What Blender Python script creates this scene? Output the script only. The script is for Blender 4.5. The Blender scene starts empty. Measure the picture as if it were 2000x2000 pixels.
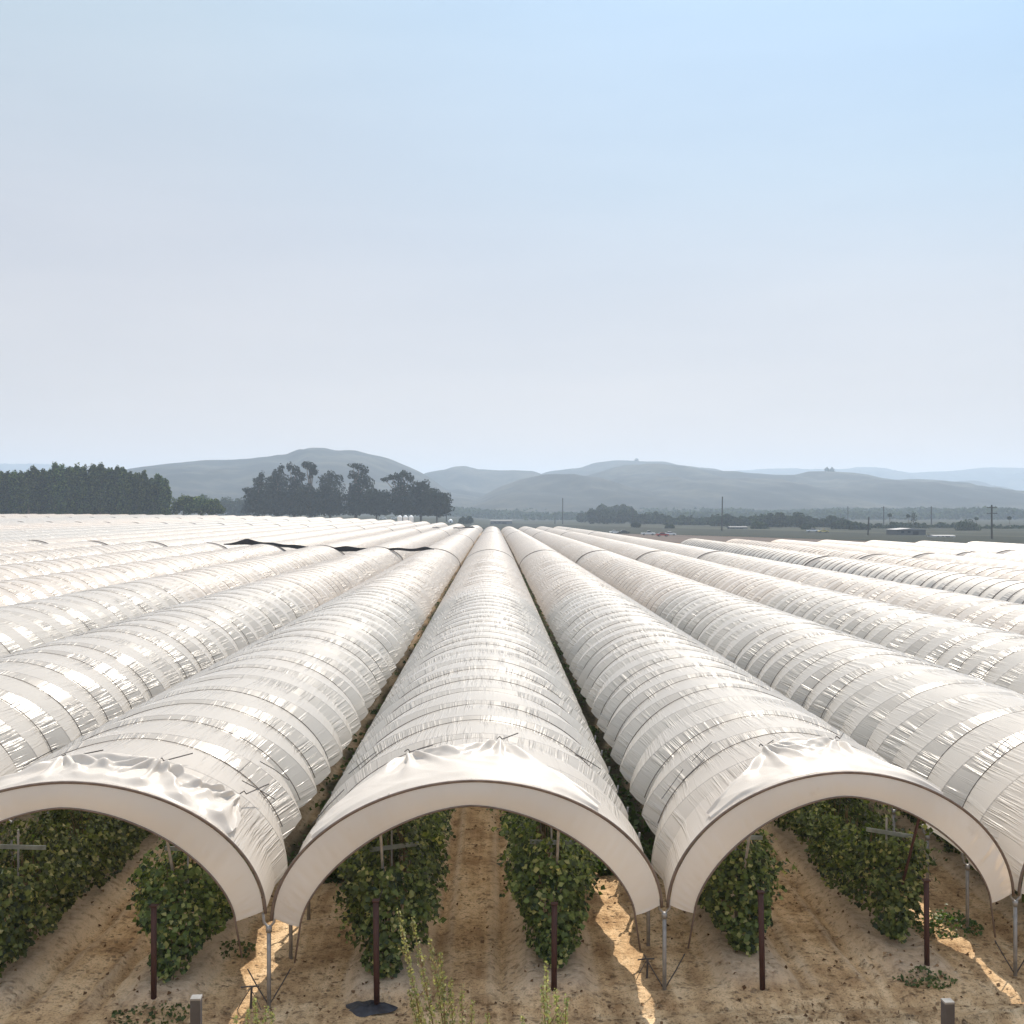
import bpy, math, random
import numpy as np
from mathutils import Vector, Matrix

random.seed(7)
RNG = np.random.default_rng(11)
scene = bpy.context.scene
COL = scene.collection
PI = math.pi
CAMZ = 8.33
F = 2157.0
PSI = math.atan(37 / F)


# ------------------------------------------------------------------ helpers
def pxx(px, D):
    """world X of an image column at world depth D (picture of 2000 px)"""
    return D * math.tan(math.atan((px - 1000) / F) + PSI)


def pxz(py, D, px=963):
    X = pxx(px, D)
    dc = D * math.cos(PSI) + X * math.sin(PSI)
    return CAMZ - (py - 998) / F * dc


def ss(a, b, x):
    t = np.clip((x - a) / (b - a), 0, 1)
    return t * t * (3 - 2 * t)


def _hash(ix, iy, seed):
    n = (ix.astype(np.int64) * 374761393 + iy.astype(np.int64) * 668265263 + seed * 144665) & 0x7FFFFFFF
    n = ((n ^ (n >> 13)) * 1274126177) & 0x7FFFFFFF
    n = (n ^ (n >> 16)) & 0xFFFF
    return n / 65535.0


def vnoise(x, y, seed=0):
    x = np.asarray(x, float); y = np.asarray(y, float)
    ix = np.floor(x); iy = np.floor(y)
    fx = x - ix; fy = y - iy
    fx = fx * fx * (3 - 2 * fx); fy = fy * fy * (3 - 2 * fy)
    a = _hash(ix, iy, seed); b = _hash(ix + 1, iy, seed)
    c = _hash(ix, iy + 1, seed); d = _hash(ix + 1, iy + 1, seed)
    return (a * (1 - fx) + b * fx) * (1 - fy) + (c * (1 - fx) + d * fx) * fy


def fbm(x, y, seed=0, oct=4):
    s = 0; a = .5
    for k in range(oct):
        s = s + a * vnoise(x * 2 ** k, y * 2 ** k, seed + k * 31)
        a *= .5
    return s


def mesh_np(name, verts, faces, smooth=False, uv=None, attr=None):
    """faces: (n,k) int array, all of the same size"""
    me = bpy.data.meshes.new(name)
    verts = np.asarray(verts, np.float32); faces = np.asarray(faces, np.int32)
    n, k = faces.shape
    me.vertices.add(len(verts)); me.vertices.foreach_set('co', verts.ravel())
    me.loops.add(n * k); me.loops.foreach_set('vertex_index', faces.ravel())
    me.polygons.add(n)
    me.polygons.foreach_set('loop_start', np.arange(0, n * k, k, dtype=np.int32))
    me.polygons.foreach_set('loop_total', np.full(n, k, np.int32))
    if smooth:
        me.polygons.foreach_set('use_smooth', np.ones(n, bool))
    if uv is not None:
        l = me.uv_layers.new(name='UVMap')
        l.data.foreach_set('uv', np.asarray(uv, np.float32)[faces.ravel()].ravel())
    if attr:
        for an, av in attr.items():
            at = me.attributes.new(an, 'FLOAT', 'POINT')
            at.data.foreach_set('value', np.asarray(av, np.float32))
    me.update(calc_edges=True)
    me.validate()
    return me


def grid_faces(nr, nc, flip=False):
    i = np.arange(nr - 1)[:, None] * nc + np.arange(nc - 1)[None, :]
    f = np.stack([i, i + 1, i + nc + 1, i + nc], -1).reshape(-1, 4)
    return f[:, ::-1] if flip else f


class MB:
    """collects simple solids and links them as one mesh object"""

    def __init__(s):
        s.v = []; s.f = []

    def add(s, v, f):
        o = len(s.v)
        s.v += [tuple(p) for p in v]
        s.f += [tuple(i + o for i in q) for q in f]
        return s

    def box(s, cx, cy, cz, sx, sy, sz, rz=0.0, taper=1.0):
        v = []
        c, q = math.cos(rz), math.sin(rz)
        for k, (zz, t) in enumerate(((-.5, 1), (.5, taper))):
            for ax, ay in ((-.5, -.5), (.5, -.5), (.5, .5), (-.5, .5)):
                x, y = ax * sx * t, ay * sy * t
                v.append((cx + x * c - y * q, cy + x * q + y * c, cz + zz * sz))
        return s.add(v, [(3, 2, 1, 0), (4, 5, 6, 7), (0, 1, 5, 4), (1, 2, 6, 5), (2, 3, 7, 6), (3, 0, 4, 7)])

    def tube(s, pts, r, n=6, cap=True):
        pts = [Vector(p) for p in pts]
        m = len(pts)
        rs = r if isinstance(r, (list, tuple)) else [r] * m
        base = len(s.v)
        ref = None
        for i, p in enumerate(pts):
            d = (pts[min(i + 1, m - 1)] - pts[max(i - 1, 0)])
            if d.length < 1e-9:
                d = Vector((0, 0, 1))
            d.normalize()
            if ref is None:
                ref = Vector((0, 0, 1)) if abs(d.z) < .9 else Vector((1, 0, 0))
            a = d.cross(ref)
            if a.length < 1e-6:
                a = d.orthogonal()
            a.normalize(); b = a.cross(d).normalized(); ref = b
            for k in range(n):
                t = 2 * PI * k / n
                s.v.append(tuple(p + (a * math.cos(t) + b * math.sin(t)) * rs[i]))
        for i in range(m - 1):
            for k in range(n):
                q = base + i * n + k; w = base + i * n + (k + 1) % n
                s.f.append((q, w, w + n, q + n))
        if cap:
            s.f.append(tuple(base + k for k in range(n))[::-1])
            s.f.append(tuple(base + (m - 1) * n + k for k in range(n)))
        return s

    def prism(s, prof, y0, y1, axis='y'):
        """side profile [(a,z)...] extruded across; axis y: a is x"""
        n = len(prof)
        v = [(a, y0, z) for a, z in prof] + [(a, y1, z) for a, z in prof]
        f = [tuple(range(n)), tuple(range(2 * n - 1, n - 1, -1))]
        f += [(i, i + n, (i + 1) % n + n, (i + 1) % n) for i in range(n)]
        return s.add(v, f)

    def mesh(s, name, smooth=False):
        me = bpy.data.meshes.new(name)
        me.from_pydata(s.v, [], s.f)
        if smooth:
            me.polygons.foreach_set('use_smooth', np.ones(len(me.polygons), bool))
        me.update()
        return me

    def build(s, name, mat, parent=None, smooth=False):
        return obj(name, s.mesh(name, smooth), mat, parent)


def obj(name, me, mat=None, parent=None):
    o = bpy.data.objects.new(name, me)
    COL.objects.link(o)
    if mat is not None and not me.materials:
        me.materials.append(mat)
    if parent is not None:
        o.parent = parent
    return o


def tag(o, label=None, cat=None, group=None, kind=None):
    if label: o['label'] = label
    if cat: o['category'] = cat
    if group: o['group'] = group
    if kind: o['kind'] = kind
    return o


def thing(name, label, cat, loc=(0, 0, 0), rz=0.0, group=None):
    o = bpy.data.objects.new(name, None)
    COL.objects.link(o)
    o.empty_display_size = .3
    o.location = loc; o.rotation_euler = (0, 0, rz)
    return tag(o, label, cat, group)


ORD = ['first', 'second', 'third', 'fourth', 'fifth', 'sixth', 'seventh', 'eighth', 'ninth', 'tenth', 'eleventh',
       'twelfth', 'thirteenth', 'fourteenth', 'fifteenth', 'sixteenth', 'seventeenth', 'eighteenth', 'nineteenth',
       'twentieth'] + ['twenty-' + s for s in ('first', 'second', 'third', 'fourth', 'fifth', 'sixth', 'seventh', 'eighth', 'ninth')] + \
      ['thirtieth'] + ['thirty-' + s for s in ('first', 'second', 'third', 'fourth', 'fifth', 'sixth', 'seventh', 'eighth', 'ninth')] + ['fortieth']


# ------------------------------------------------------------------ materials
class NT:
    def __init__(s, name):
        s.m = bpy.data.materials.new(name)
        s.m.use_nodes = True
        s.t = s.m.node_tree
        s.t.nodes.clear()
        s.out = s.n('ShaderNodeOutputMaterial')

    def n(s, typ, **kw):
        x = s.t.nodes.new(typ)
        for k, v in kw.items():
            setattr(x, k, v)
        return x

    def l(s, a, b):
        s.t.links.new(a, b)

    def setin(s, sock, v):
        if hasattr(v, 'is_output'):
            s.l(v, sock)
        else:
            sock.default_value = v

    def math(s, op, a, b=0.0, c=None):
        x = s.n('ShaderNodeMath', operation=op)
        s.setin(x.inputs[0], a); s.setin(x.inputs[1], b)
        if c is not None: s.setin(x.inputs[2], c)
        return x.outputs[0]

    def noise(s, vec=None, scale=5, detail=3, rough=.55, dims='3D'):
        x = s.n('ShaderNodeTexNoise', noise_dimensions=dims)
        if vec is not None: s.l(vec, x.inputs['Vector'])
        x.inputs['Scale'].default_value = scale
        x.inputs['Detail'].default_value = detail
        x.inputs['Roughness'].default_value = rough
        return x.outputs['Fac']

    def ramp(s, fac, stops, interp='LINEAR'):
        x = s.n('ShaderNodeValToRGB')
        x.color_ramp.interpolation = interp
        e = x.color_ramp.elements
        while len(e) < len(stops): e.new(.5)
        for q, (p, c) in zip(e, stops):
            q.position = p
            q.color = (*c, 1) if len(c) == 3 else c
        s.l(fac, x.inputs[0])
        return x.outputs[0]

    def mix(s, fac, a, b, blend='MIX'):
        x = s.n('ShaderNodeMix', data_type='RGBA', blend_type=blend)
        s.setin(x.inputs[0], fac)
        s.setin(x.inputs[6], a if hasattr(a, 'is_output') else (*a, 1))
        s.setin(x.inputs[7], b if hasattr(b, 'is_output') else (*b, 1))
        return x.outputs[2]

    def bump(s, h, strength=.5, dist=.02, normal=None):
        x = s.n('ShaderNodeBump')
        x.inputs['Strength'].default_value = strength
        x.inputs['Distance'].default_value = dist
        s.l(h, x.inputs['Height'])
        if normal is not None: s.l(normal, x.inputs['Normal'])
        return x.outputs[0]

    def principled(s, color, rough=.7, normal=None, metal=0.0, spec=.5):
        x = s.n('ShaderNodeBsdfPrincipled')
        s.setin(x.inputs['Base Color'], color if hasattr(color, 'is_output') else (*color, 1))
        s.setin(x.inputs['Roughness'], rough)
        x.inputs['Metallic'].default_value = metal
        x.inputs['Specular IOR Level'].default_value = spec
        if normal is not None: s.l(normal, x.inputs['Normal'])
        return x.outputs[0]

    def end(s, sh):
        s.l(sh, s.out.inputs['Surface'])
        return s.m


def simple(name, color, rough=.7, metal=0.0, var=.25, scale=6, spec=.4):
    t = NT(name)
    tc = t.n('ShaderNodeTexCoord').outputs['Object']
    f = t.noise(tc, scale, 4)
    c = t.ramp(f, [(.3, tuple(x * (1 - var) for x in color)), (.7, tuple(min(1, x * (1 + var)) for x in color))])
    return t.end(t.principled(c, rough, t.bump(f, .2, .01), metal, spec))


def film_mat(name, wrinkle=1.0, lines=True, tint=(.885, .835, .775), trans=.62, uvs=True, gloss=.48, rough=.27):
    t = NT(name)
    tc = t.n('ShaderNodeTexCoord')
    ob = tc.outputs['Object']
    if uvs:
        sep = t.n('ShaderNodeSeparateXYZ'); t.l(tc.outputs['UV'], sep.inputs[0])
        U, V = sep.outputs[0], sep.outputs[1]
        bay = t.math('FLOOR', V)
        oi = t.n('ShaderNodeObjectInfo').outputs['Random']
        cmb = t.n('ShaderNodeCombineXYZ')
        t.l(t.math('MULTIPLY', U, 7.0), cmb.inputs[0])
        t.l(t.math('ADD', t.math('MULTIPLY', V, .55), t.math('MULTIPLY', bay, 13.7)), cmb.inputs[1])
        t.l(t.math('MULTIPLY', oi, 60.0), cmb.inputs[2])
        n1 = t.noise(cmb.outputs[0], 1.0, 3, .6)
        streak = t.ramp(n1, [(.47, (0, 0, 0)), (.54, (.4,) * 3), (.62, (1, 1, 1))])
        cm2 = t.n('ShaderNodeCombineXYZ')
        t.l(t.math('MULTIPLY', U, .9), cm2.inputs[0])
        t.l(t.math('ADD', t.math('MULTIPLY', V, .8), t.math('MULTIPLY', bay, 3.1)), cm2.inputs[1])
        t.l(t.math('MULTIPLY', oi, 90.0), cm2.inputs[2])
        n2 = t.noise(cm2.outputs[0], 1.0, 2, .5)
        amt = t.ramp(n2, [(.38, (.12,) * 3), (.62, (1, 1, 1))])
        fv = t.math('FRACT', V)
        near = t.ramp(fv, [(.0, (.55,) * 3), (.12, (.25,) * 3), (.45, (.45,) * 3), (.62, (1, 1, 1)), (.92, (1, 1, 1)), (.99, (.5,) * 3)])
        h = t.math('MULTIPLY', t.math('MULTIPLY', streak, amt), near)
        nrm = t.bump(h, .9 * wrinkle, .045)
        nf = t.noise(ob, 9, 3)
        nrm = t.bump(nf, .05, .02, nrm)
    else:
        n1 = t.noise(ob, 7, 4)
        nrm = t.bump(n1, .25 * wrinkle, .02)
    g = t.noise(ob, .35, 3)
    col = t.mix(t.ramp(g, [(.35, (0,) * 3), (.7, (1,) * 3)]), tint, tuple(x * .93 for x in tint))
    dirt = t.ramp(t.noise(ob, 1.7, 5, .7), [(.62, (1, 1, 1)), (.85, (.82, .78, .72))])
    col = t.mix(1.0, col, dirt, 'MULTIPLY')
    if uvs and lines:
        fr = t.math('FRACT', V)
        ln = t.math('LESS_THAN', t.math('ABSOLUTE', t.math('SUBTRACT', t.math('FRACT', t.math('ADD', V, .5)), .5)), .016)
        col = t.mix(t.math('MULTIPLY', ln, .55), col, (.45, .42, .39))
    d = t.n('ShaderNodeBsdfDiffuse'); t.l(col, d.inputs[0]); t.l(nrm, d.inputs['Normal'])
    r = t.n('ShaderNodeBsdfTranslucent'); t.l(col, r.inputs[0]); t.l(nrm, r.inputs['Normal'])
    m = t.n('ShaderNodeMixShader'); m.inputs[0].default_value = trans
    t.l(d.outputs[0], m.inputs[1]); t.l(r.outputs[0], m.inputs[2])
    gl = t.n('ShaderNodeBsdfGlossy'); gl.inputs['Roughness'].default_value = rough
    gl.inputs[0].default_value = (1, 1, 1, 1)
    t.l(nrm, gl.inputs['Normal'])
    fz = t.n('ShaderNodeFresnel'); fz.inputs[0].default_value = 1.45; t.l(nrm, fz.inputs[1])
    m2 = t.n('ShaderNodeMixShader'); t.l(t.math('MULTIPLY', fz.outputs[0], gloss), m2.inputs[0])
    t.l(m.outputs[0], m2.inputs[1]); t.l(gl.outputs[0], m2.inputs[2])
    return t.end(m2.outputs[0])


def leaf_mat(name, c1, c2, c3=None, scale=1.2, trans=.3, rough=.5):
    t = NT(name)
    tc = t.n('ShaderNodeTexCoord').outputs['Object']
    oi = t.n('ShaderNodeObjectInfo').outputs['Random']
    at = t.n('ShaderNodeAttribute'); at.attribute_name = 'rnd'
    f = t.math('ADD', t.math('MULTIPLY', t.noise(tc, scale, 3), .45), t.math('MULTIPLY', at.outputs['Fac'], .55))
    stops = [(.25, c1), (.68, c2)]
    if c3: stops.append((.86, c3))
    col = t.ramp(f, stops)
    hv = t.n('ShaderNodeHueSaturation')
    t.l(t.math('ADD', t.math('MULTIPLY', oi, .04), .48), hv.inputs['Hue'])
    t.l(t.math('ADD', t.math('MULTIPLY', oi, .35), .82), hv.inputs['Value'])
    t.l(col, hv.inputs['Color'])
    col = hv.outputs[0]
    p = t.principled(col, rough, None, 0, .35 if rough < .6 else .0)
    tr = t.n('ShaderNodeBsdfTranslucent')
    t.l(t.mix(1.0, col, (1.5, 1.6, .7), 'MULTIPLY'), tr.inputs[0])
    m = t.n('ShaderNodeMixShader'); m.inputs[0].default_value = trans
    t.l(p, m.inputs[1]); t.l(tr.outputs[0], m.inputs[2])
    return t.end(m.outputs[0])


M = {}
M['film'] = film_mat('tunnel_film')
M['bunched'] = film_mat('gathered_film', .8, False, (.73, .685, .63), .36, uvs=False, gloss=.35, rough=.34)
M['shadefilm'] = film_mat('shade_toned_film', .5, True, (.50, .475, .44), .12, gloss=.25, rough=.4)  # darker film colour stands in for the shaded side of the ribbed tunnel
M['valance'] = film_mat('valance_film', .3, False, (.94, .905, .86), .58, uvs=False, gloss=.4, rough=.4)
M['pipe'] = simple('rusty_pipe', (.15, .115, .095), .6, .2)
M['steel'] = simple('galvanised_steel', (.27, .265, .26), .55, .35)
M['rope'] = simple('dark_rope', (.16, .13, .11), .9)
M['wire'] = simple('dark_wire', (.07, .06, .055), .7)
M['redpost'] = simple('rust_red_steel', (.052, .021, .017), .7, .1)
M['bluebar'] = simple('grey_green_bar', (.23, .265, .265), .6)
M['mat'] = simple('black_plastic', (.025, .027, .035), .45, 0, .4, 14)
M['darkwood'] = simple('dark_post', (.055, .055, .06), .7)
M['capgrey'] = simple('pale_cap', (.20, .195, .185), .85)
M['polewood'] = simple('pole_wood', (.045, .04, .036), .85)
M['net'] = simple('grey_net', (.20, .185, .175), .8)
M['cloth'] = simple('black_shade_cloth', (.035, .033, .036), .85)
M['bark'] = simple('bark', (.12, .095, .07), .9)
M['white'] = simple('white_paint', (.78, .78, .77), .4, 0, .05)
M['red'] = simple('red_paint', (.35, .035, .03), .35, 0, .05)
M['dark'] = simple('dark_paint', (.03, .032, .036), .35, 0, .1)
M['glass'] = simple('window_glass', (.03, .04, .05), .08, 0, .1, 3, .8)
M['tyre'] = simple('tyre_rubber', (.02, .02, .02), .85)
M['beige'] = simple('beige_wall', (.45, .36, .28), .8)
M['yellow'] = simple('yellow_paint', (.62, .5, .18), .5)
M['greywall'] = simple('dark_grey_wall', (.10, .105, .11), .8)
M['roofp'] = simple('pale_metal_roof', (.26, .26, .27), .7)
M['roofb'] = simple('brown_roof', (.22, .16, .13), .8)
M['berry'] = leaf_mat('berry_leaves', (.018, .034, .010), (.15, .195, .055), (.62, .55, .28), 2.6, .34, .36)  # pale end of the colours paints leaf glints as well as yellowed leaves
M['litter'] = leaf_mat('dead_leaves', (.10, .06, .033), (.26, .175, .10), (.42, .31, .18), 2, .05, .9)
M['cane'] = simple('cane_stem', (.16, .11, .06), .8)
M['tree'] = leaf_mat('tree_leaves', (.016, .025, .014), (.042, .058, .026), (.065, .08, .034), .25, .2, .9)
M['euc'] = leaf_mat('eucalyptus_leaves', (.010, .014, .011), (.030, .037, .027), None, .18, .2, .9)
M['wood'] = leaf_mat('wood_leaves', (.012, .022, .010), (.075, .105, .032), (.18, .195, .065), .35, .3, .9)
M['weed'] = leaf_mat('weed_leaves', (.13, .16, .07), (.32, .34, .18), (.50, .48, .30), 3.0, .35)
M['tuft'] = leaf_mat('weed_tuft', (.03, .06, .015), (.10, .14, .04), None, 3.0, .3)


def ground_mat():
    t = NT('soil')
    ob = t.n('ShaderNodeTexCoord').outputs['Object']
    bed = t.n('ShaderNodeAttribute'); bed.attribute_name = 'bed'
    far = t.n('ShaderNodeAttribute'); far.attribute_name = 'far'
    mp = t.n('ShaderNodeMapping'); mp.inputs['Scale'].default_value = (2.6, .16, 1); t.l(ob, mp.inputs['Vector'])
    n0 = t.noise(mp.outputs[0], 1.0, 5, .6)
    n1 = t.math('ADD', t.math('MULTIPLY', t.noise(ob, .9, 5, .65), .55), t.math('MULTIPLY', n0, .45))
    n2 = t.noise(ob, 5.5, 6, .7)
    n3 = t.noise(ob, 26, 4, .7)
    base = t.ramp(n1, [(.37, (.33, .20, .10)), (.50, (.60, .41, .23)), (.60, (.77, .57, .355))])
    cl = t.ramp(n2, [(.36, (.42, .39, .36)), (.48, (1, 1, 1))])
    base = t.mix(.85, base, cl, 'MULTIPLY')
    vo = t.n('ShaderNodeTexVoronoi'); t.l(ob, vo.inputs['Vector']); vo.inputs['Scale'].default_value = 7.5
    gate = t.ramp(t.noise(ob, 2.3, 3, .6), [(.46, (0, 0, 0)), (.56, (1, 1, 1))])
    clod = t.math('MULTIPLY', t.ramp(vo.outputs['Distance'], [(.16, (1, 1, 1)), (.34, (0, 0, 0))]), gate)
    sp = t.ramp(n3, [(.36, (.35, .32, .3)), (.47, (1, 1, 1))])
    base = t.mix(.8, base, sp, 'MULTIPLY')
    base = t.mix(t.math('MULTIPLY', clod, .62), base, (.17, .115, .075))
    grey = t.ramp(n2, [(.3, (.36, .275, .195)), (.6, (.60, .485, .37))])
    col = t.mix(t.math('MULTIPLY', bed.outputs['Fac'], .8), base, grey)
    pale = t.n('ShaderNodeAttribute'); pale.attribute_name = 'pale'
    col = t.mix(t.math('MULTIPLY', pale.outputs['Fac'], t.ramp(n2, [(.3, (.2,) * 3), (.55, (.8,) * 3)])), col, (.72, .58, .42))
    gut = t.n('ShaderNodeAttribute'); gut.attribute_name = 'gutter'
    col = t.mix(t.math('MULTIPLY', gut.outputs['Fac'], .92), col, t.ramp(n2, [(.3, (.018, .022, .012)), (.7, (.06, .06, .035))]))  # near-black soil paints the shade under the gutters, along with weedy ground
    nf = t.noise(ob, .006, 5, .6)
    plain = t.ramp(nf, [(.35, (.012, .018, .011)), (.48, (.028, .032, .02)), (.56, (.013, .018, .011)), (.66, (.038, .04, .027))])
    col = t.mix(far.outputs['Fac'], col, plain)
    h = t.math('ADD', t.math('ADD', t.math('MULTIPLY', n2, .7), t.math('MULTIPLY', n3, .3)), t.math('MULTIPLY', clod, .5))
    nr = t.bump(h, 1.0, .09)
    return t.end(t.principled(col, .95, nr, 0, .1))


def field_mat(name, a, b, sc=.05):
    t = NT(name)
    ob = t.n('ShaderNodeTexCoord').outputs['Object']
    n1 = t.noise(ob, sc, 5, .65)
    n2 = t.noise(ob, 1.5, 4, .7)
    c = t.ramp(n1, [(.3, a), (.7, b)])
    return t.end(t.principled(c, .95, t.bump(n2, .8, .2), 0, .1))


M['soil'] = ground_mat()
M['crop'] = field_mat('green_crop', (.009, .014, .010), (.017, .022, .014))
M['straw'] = field_mat('pale_stubble', (.03, .036, .026), (.05, .054, .038), .02)
M['dirt'] = field_mat('brown_dirt', (.085, .068, .06), (.13, .10, .085), .08)


def hill_mat():
    t = NT('hill_scrub')
    ob = t.n('ShaderNodeTexCoord').outputs['Object']
    n1 = t.noise(ob, .006, 8, .7)
    n2 = t.noise(ob, .03, 5, .7)
    c = t.ramp(n1, [(.38, (.004, .008, .009)), (.5, (.018, .022, .021)), (.60, (.055, .054, .042))])
    c = t.mix(.6, c, t.ramp(n2, [(.38, (.35, .38, .35)), (.56, (1, 1, 1))]), 'MULTIPLY')
    return t.end(t.principled(c, .95, None, 0, .1))


M['hill'] = hill_mat()

# ------------------------------------------------------------------ terrain
P = 2.0                       # hoop spacing
SKEW = .0755
GUT = {-1: -10.45, 0: -3.77, 1: 2.98, 2: 9.36}
for k in range(-2, -36, -1): GUT[k] = GUT[k + 1] - 6.6
for k in range(3, 6): GUT[k] = GUT[k - 1] + 6.6
AISLE = 2.2                   # wider aisle before the right-hand block
# tunnel i lies between gutter i and i+1; the central one is 0
TUN = {}
for k in range(-34, 5):
    TUN[k] = (GUT[k], GUT[k + 1])
x0 = GUT[5] + AISLE
for k in range(5, 19):
    TUN[k] = (x0, x0 + 6.6); x0 += 6.6


def front(x):
    return 18.64 + SKEW * (x + 3.77)


ZN, RISE = 1.45, 2.25


def tz(x, y):
    x = np.asarray(x, float); y = np.asarray(y, float)
    l = np.maximum(0, -x - 4)
    r = 1.9 * (1 - np.exp(-l / 45))
    k = np.clip((y - 150) / 280, 0, 1.1) ** 1.3
    f = -1.4 + 3.4 * (1 - np.exp(-np.maximum(0, -x) / 60))
    bank = np.maximum(0, 6.6 - .41 * y) * ss(-400, -20, y) * 1.0
    return r + k * f + bank


ROWX = []
for k in range(-6, 6):
    c = sum(TUN[k]) / 2
    ROWX += [c - 1.5, c + 1.5]
ROWX = np.array(ROWX)


def spaced(a, b, step):
    return np.arange(a, b, step)


def grow(start, end, first, ratio):
    out = []; p = start; s = first
    sg = 1 if end > start else -1
    while (end - p) * sg > 0:
        p += s * sg; s *= ratio; out.append(p)
    return out


gx = np.array(sorted(grow(-16, -9000, .3, 1.13)) + list(spaced(-16, 18, .11)) + [18] + grow(18, 9000, .3, 1.13))
gy = np.array(sorted(grow(15.5, -1500, .3, 1.18)) + list(spaced(15.5, 36, .11)) + [36] + grow(36, 9000, .25, 1.07))
GX, GY = np.meshgrid(gx, gy)
dr = np.abs(GX[..., None] - ROWX[None, None, :]).min(-1)
inrow = ss(18.3, 18.9, GY - SKEW * (GX + 3.77)) * (1 - ss(420, 440, GY))
wob = .12 * (vnoise(GX * 1.1, GY * .7, 3) - .5)
bed = (1 - ss(.42, .72, dr + wob)) * inrow
near = (1 - ss(40, 70, GY)) * (1 - ss(30, 50, np.abs(GX)))
gz = tz(GX, GY) + .17 * bed
gz += near * (.16 * (fbm(GX * .9, GY * .9, 5) - .47) + .10 * (fbm(GX * 4.2, GY * 4.2, 9, 3) - .44))
# wheel ruts running along each tunnel
for k in range(-3, 4):
    c = sum(TUN[k]) / 2
    for o in (-.62, .58):
        gz -= .11 * np.exp(-((GX - c - o + .08 * (vnoise(GY * .5, GX * 0, 21) - .5)) / .13) ** 2) * inrow * near
pale = np.exp(-((dr + wob - .64) / .075) ** 2) * inrow * .9
for k in range(-3, 4):
    c = sum(TUN[k]) / 2
    for o in (-.62, .58):
        dd = GX - c - o + .08 * (vnoise(GY * .5, GX * 0, 21) - .5)
        pale = np.maximum(pale, np.exp(-((np.abs(dd) - .17) / .07) ** 2) * inrow * .75)
        gz += .05 * np.exp(-((np.abs(dd) - .2) / .06) ** 2) * inrow * near * vnoise(GY * 1.7, GX * 0 + o, 27)
# ploughed ruts in front of the arches, to the right, and a small berm
rut = ss(1.8, 4.5, GX) * np.exp(-((GY - 17.75 - .06 * (GX - 6)) / .34) ** 2)
gz += rut * (.07 + .10 * np.sin(GY * 23 + GX * 2.2 + 3 * vnoise(GX * .8, GY * 2, 8)))
gz -= .10 * ss(-1, 1.6, GX) * np.exp(-((GY - 18.25 - .05 * GX) / .12) ** 2)
# far terrain rolls a little
gz += ss(700, 2500, GY) * 14 * (fbm(GX * .002, GY * .002, 17) - .47)
far = ss(430, 520, GY + .25 * np.minimum(0, GX)) + ss(130, 200, GX) + (GY < -5)
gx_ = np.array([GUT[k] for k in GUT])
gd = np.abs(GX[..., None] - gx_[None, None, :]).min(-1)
gut_shade_mask = (1 - ss(.95, 1.3, gd + .5 * (vnoise(GX * 1.5, GY * .9, 44) - .5))) * ss(23.5, 27, GY - SKEW * (GX + 3.77)) * (1 - ss(420, 440, GY))  # where the soil colour is darkened to stand for gutter shade
far = np.maximum(np.clip(far, 0, 1), ss(120, 140, GX) * ss(200, 230, GY))
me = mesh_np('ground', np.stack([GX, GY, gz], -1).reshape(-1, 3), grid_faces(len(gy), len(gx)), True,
             attr={'bed': bed.ravel(), 'far': far.ravel(), 'gutter': gut_shade_mask.ravel(), 'pale': pale.ravel()})
tag(obj('ground', me, M['soil']), kind='structure')


def sheet(name, quad_cols, mat, dz, n=30, m=10):
    """ribbon lying on the terrain: quad_cols = [(near x,y),(far x,y)] along it"""
    nr = np.array([a for a, b in quad_cols], float); fr = np.array([b for a, b in quad_cols], float)
    s = np.linspace(0, len(nr) - 1, n)
    ii = np.minimum(s.astype(int), len(nr) - 2); t = (s - ii)[:, None]
    A = nr[ii] * (1 - t) + nr[ii + 1] * t
    B = fr[ii] * (1 - t) + fr[ii + 1] * t
    w = np.linspace(0, 1, m)[None, :, None]
    Q = A[:, None] * (1 - w) + B[:, None] * w
    z = tz(Q[..., 0], Q[..., 1]) + dz
    v = np.concatenate([Q, z[..., None]], -1).reshape(-1, 3)
    o = obj(name, mesh_np(name, v, grid_faces(n, m, True), True), mat)
    return tag(o, kind='structure')


def gpt(px, py, dz=0.0):
    """ground point under an image pixel"""
    D = 300.0
    for _ in range(40):
        x = pxx(px, D)
        H = CAMZ - float(tz(x, D)) - dz
        D = .5 * D + .5 * min(4000, H * F / max(1.0, (py - 998)))
    return (pxx(px, D), D)


# dark green crop strip, dirt road in front of it and stubble behind
sheet('dirt_road', [(gpt(1180, 1050), gpt(1180, 1042)), (gpt(1330, 1062), gpt(1330, 1046)), (gpt(1500, 1064), gpt(1500, 1051)),
                    (gpt(1750, 1071), gpt(1750, 1060)), (gpt(2150, 1082), gpt(2150, 1072))], M['dirt'], .10)
sheet('crop_field', [((-30, 470), (-30, 640)), (gpt(1000, 1029), gpt(1000, 1022.5)), (gpt(1180, 1042), gpt(1180, 1029)), (gpt(1330, 1046), gpt(1330, 1033)),
                     (gpt(1500, 1051), gpt(1500, 1037)), (gpt(1750, 1060), gpt(1750, 1044)), (gpt(2150, 1072), gpt(2150, 1055))],
      M['crop'], .16, 40, 12)
sheet('stubble_strip', [(gpt(1000, 1022.3), gpt(1000, 1020.6)), (gpt(1330, 1032.8), gpt(1330, 1030.5)), (gpt(1500, 1036.8), gpt(1500, 1034)),
                        (gpt(1750, 1043.6), gpt(1750, 1041)), (gpt(2150, 1054.5), gpt(2150, 1051.5))], M['straw'], .2)


# ------------------------------------------------------------------ tunnels
def hcurve(u, p=1.9, q=.52):
    return np.maximum(0, 1 - np.abs(u) ** p) ** q


def rope_off(u):
    return .30 + .48 * np.abs(u) ** 1.3


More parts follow.
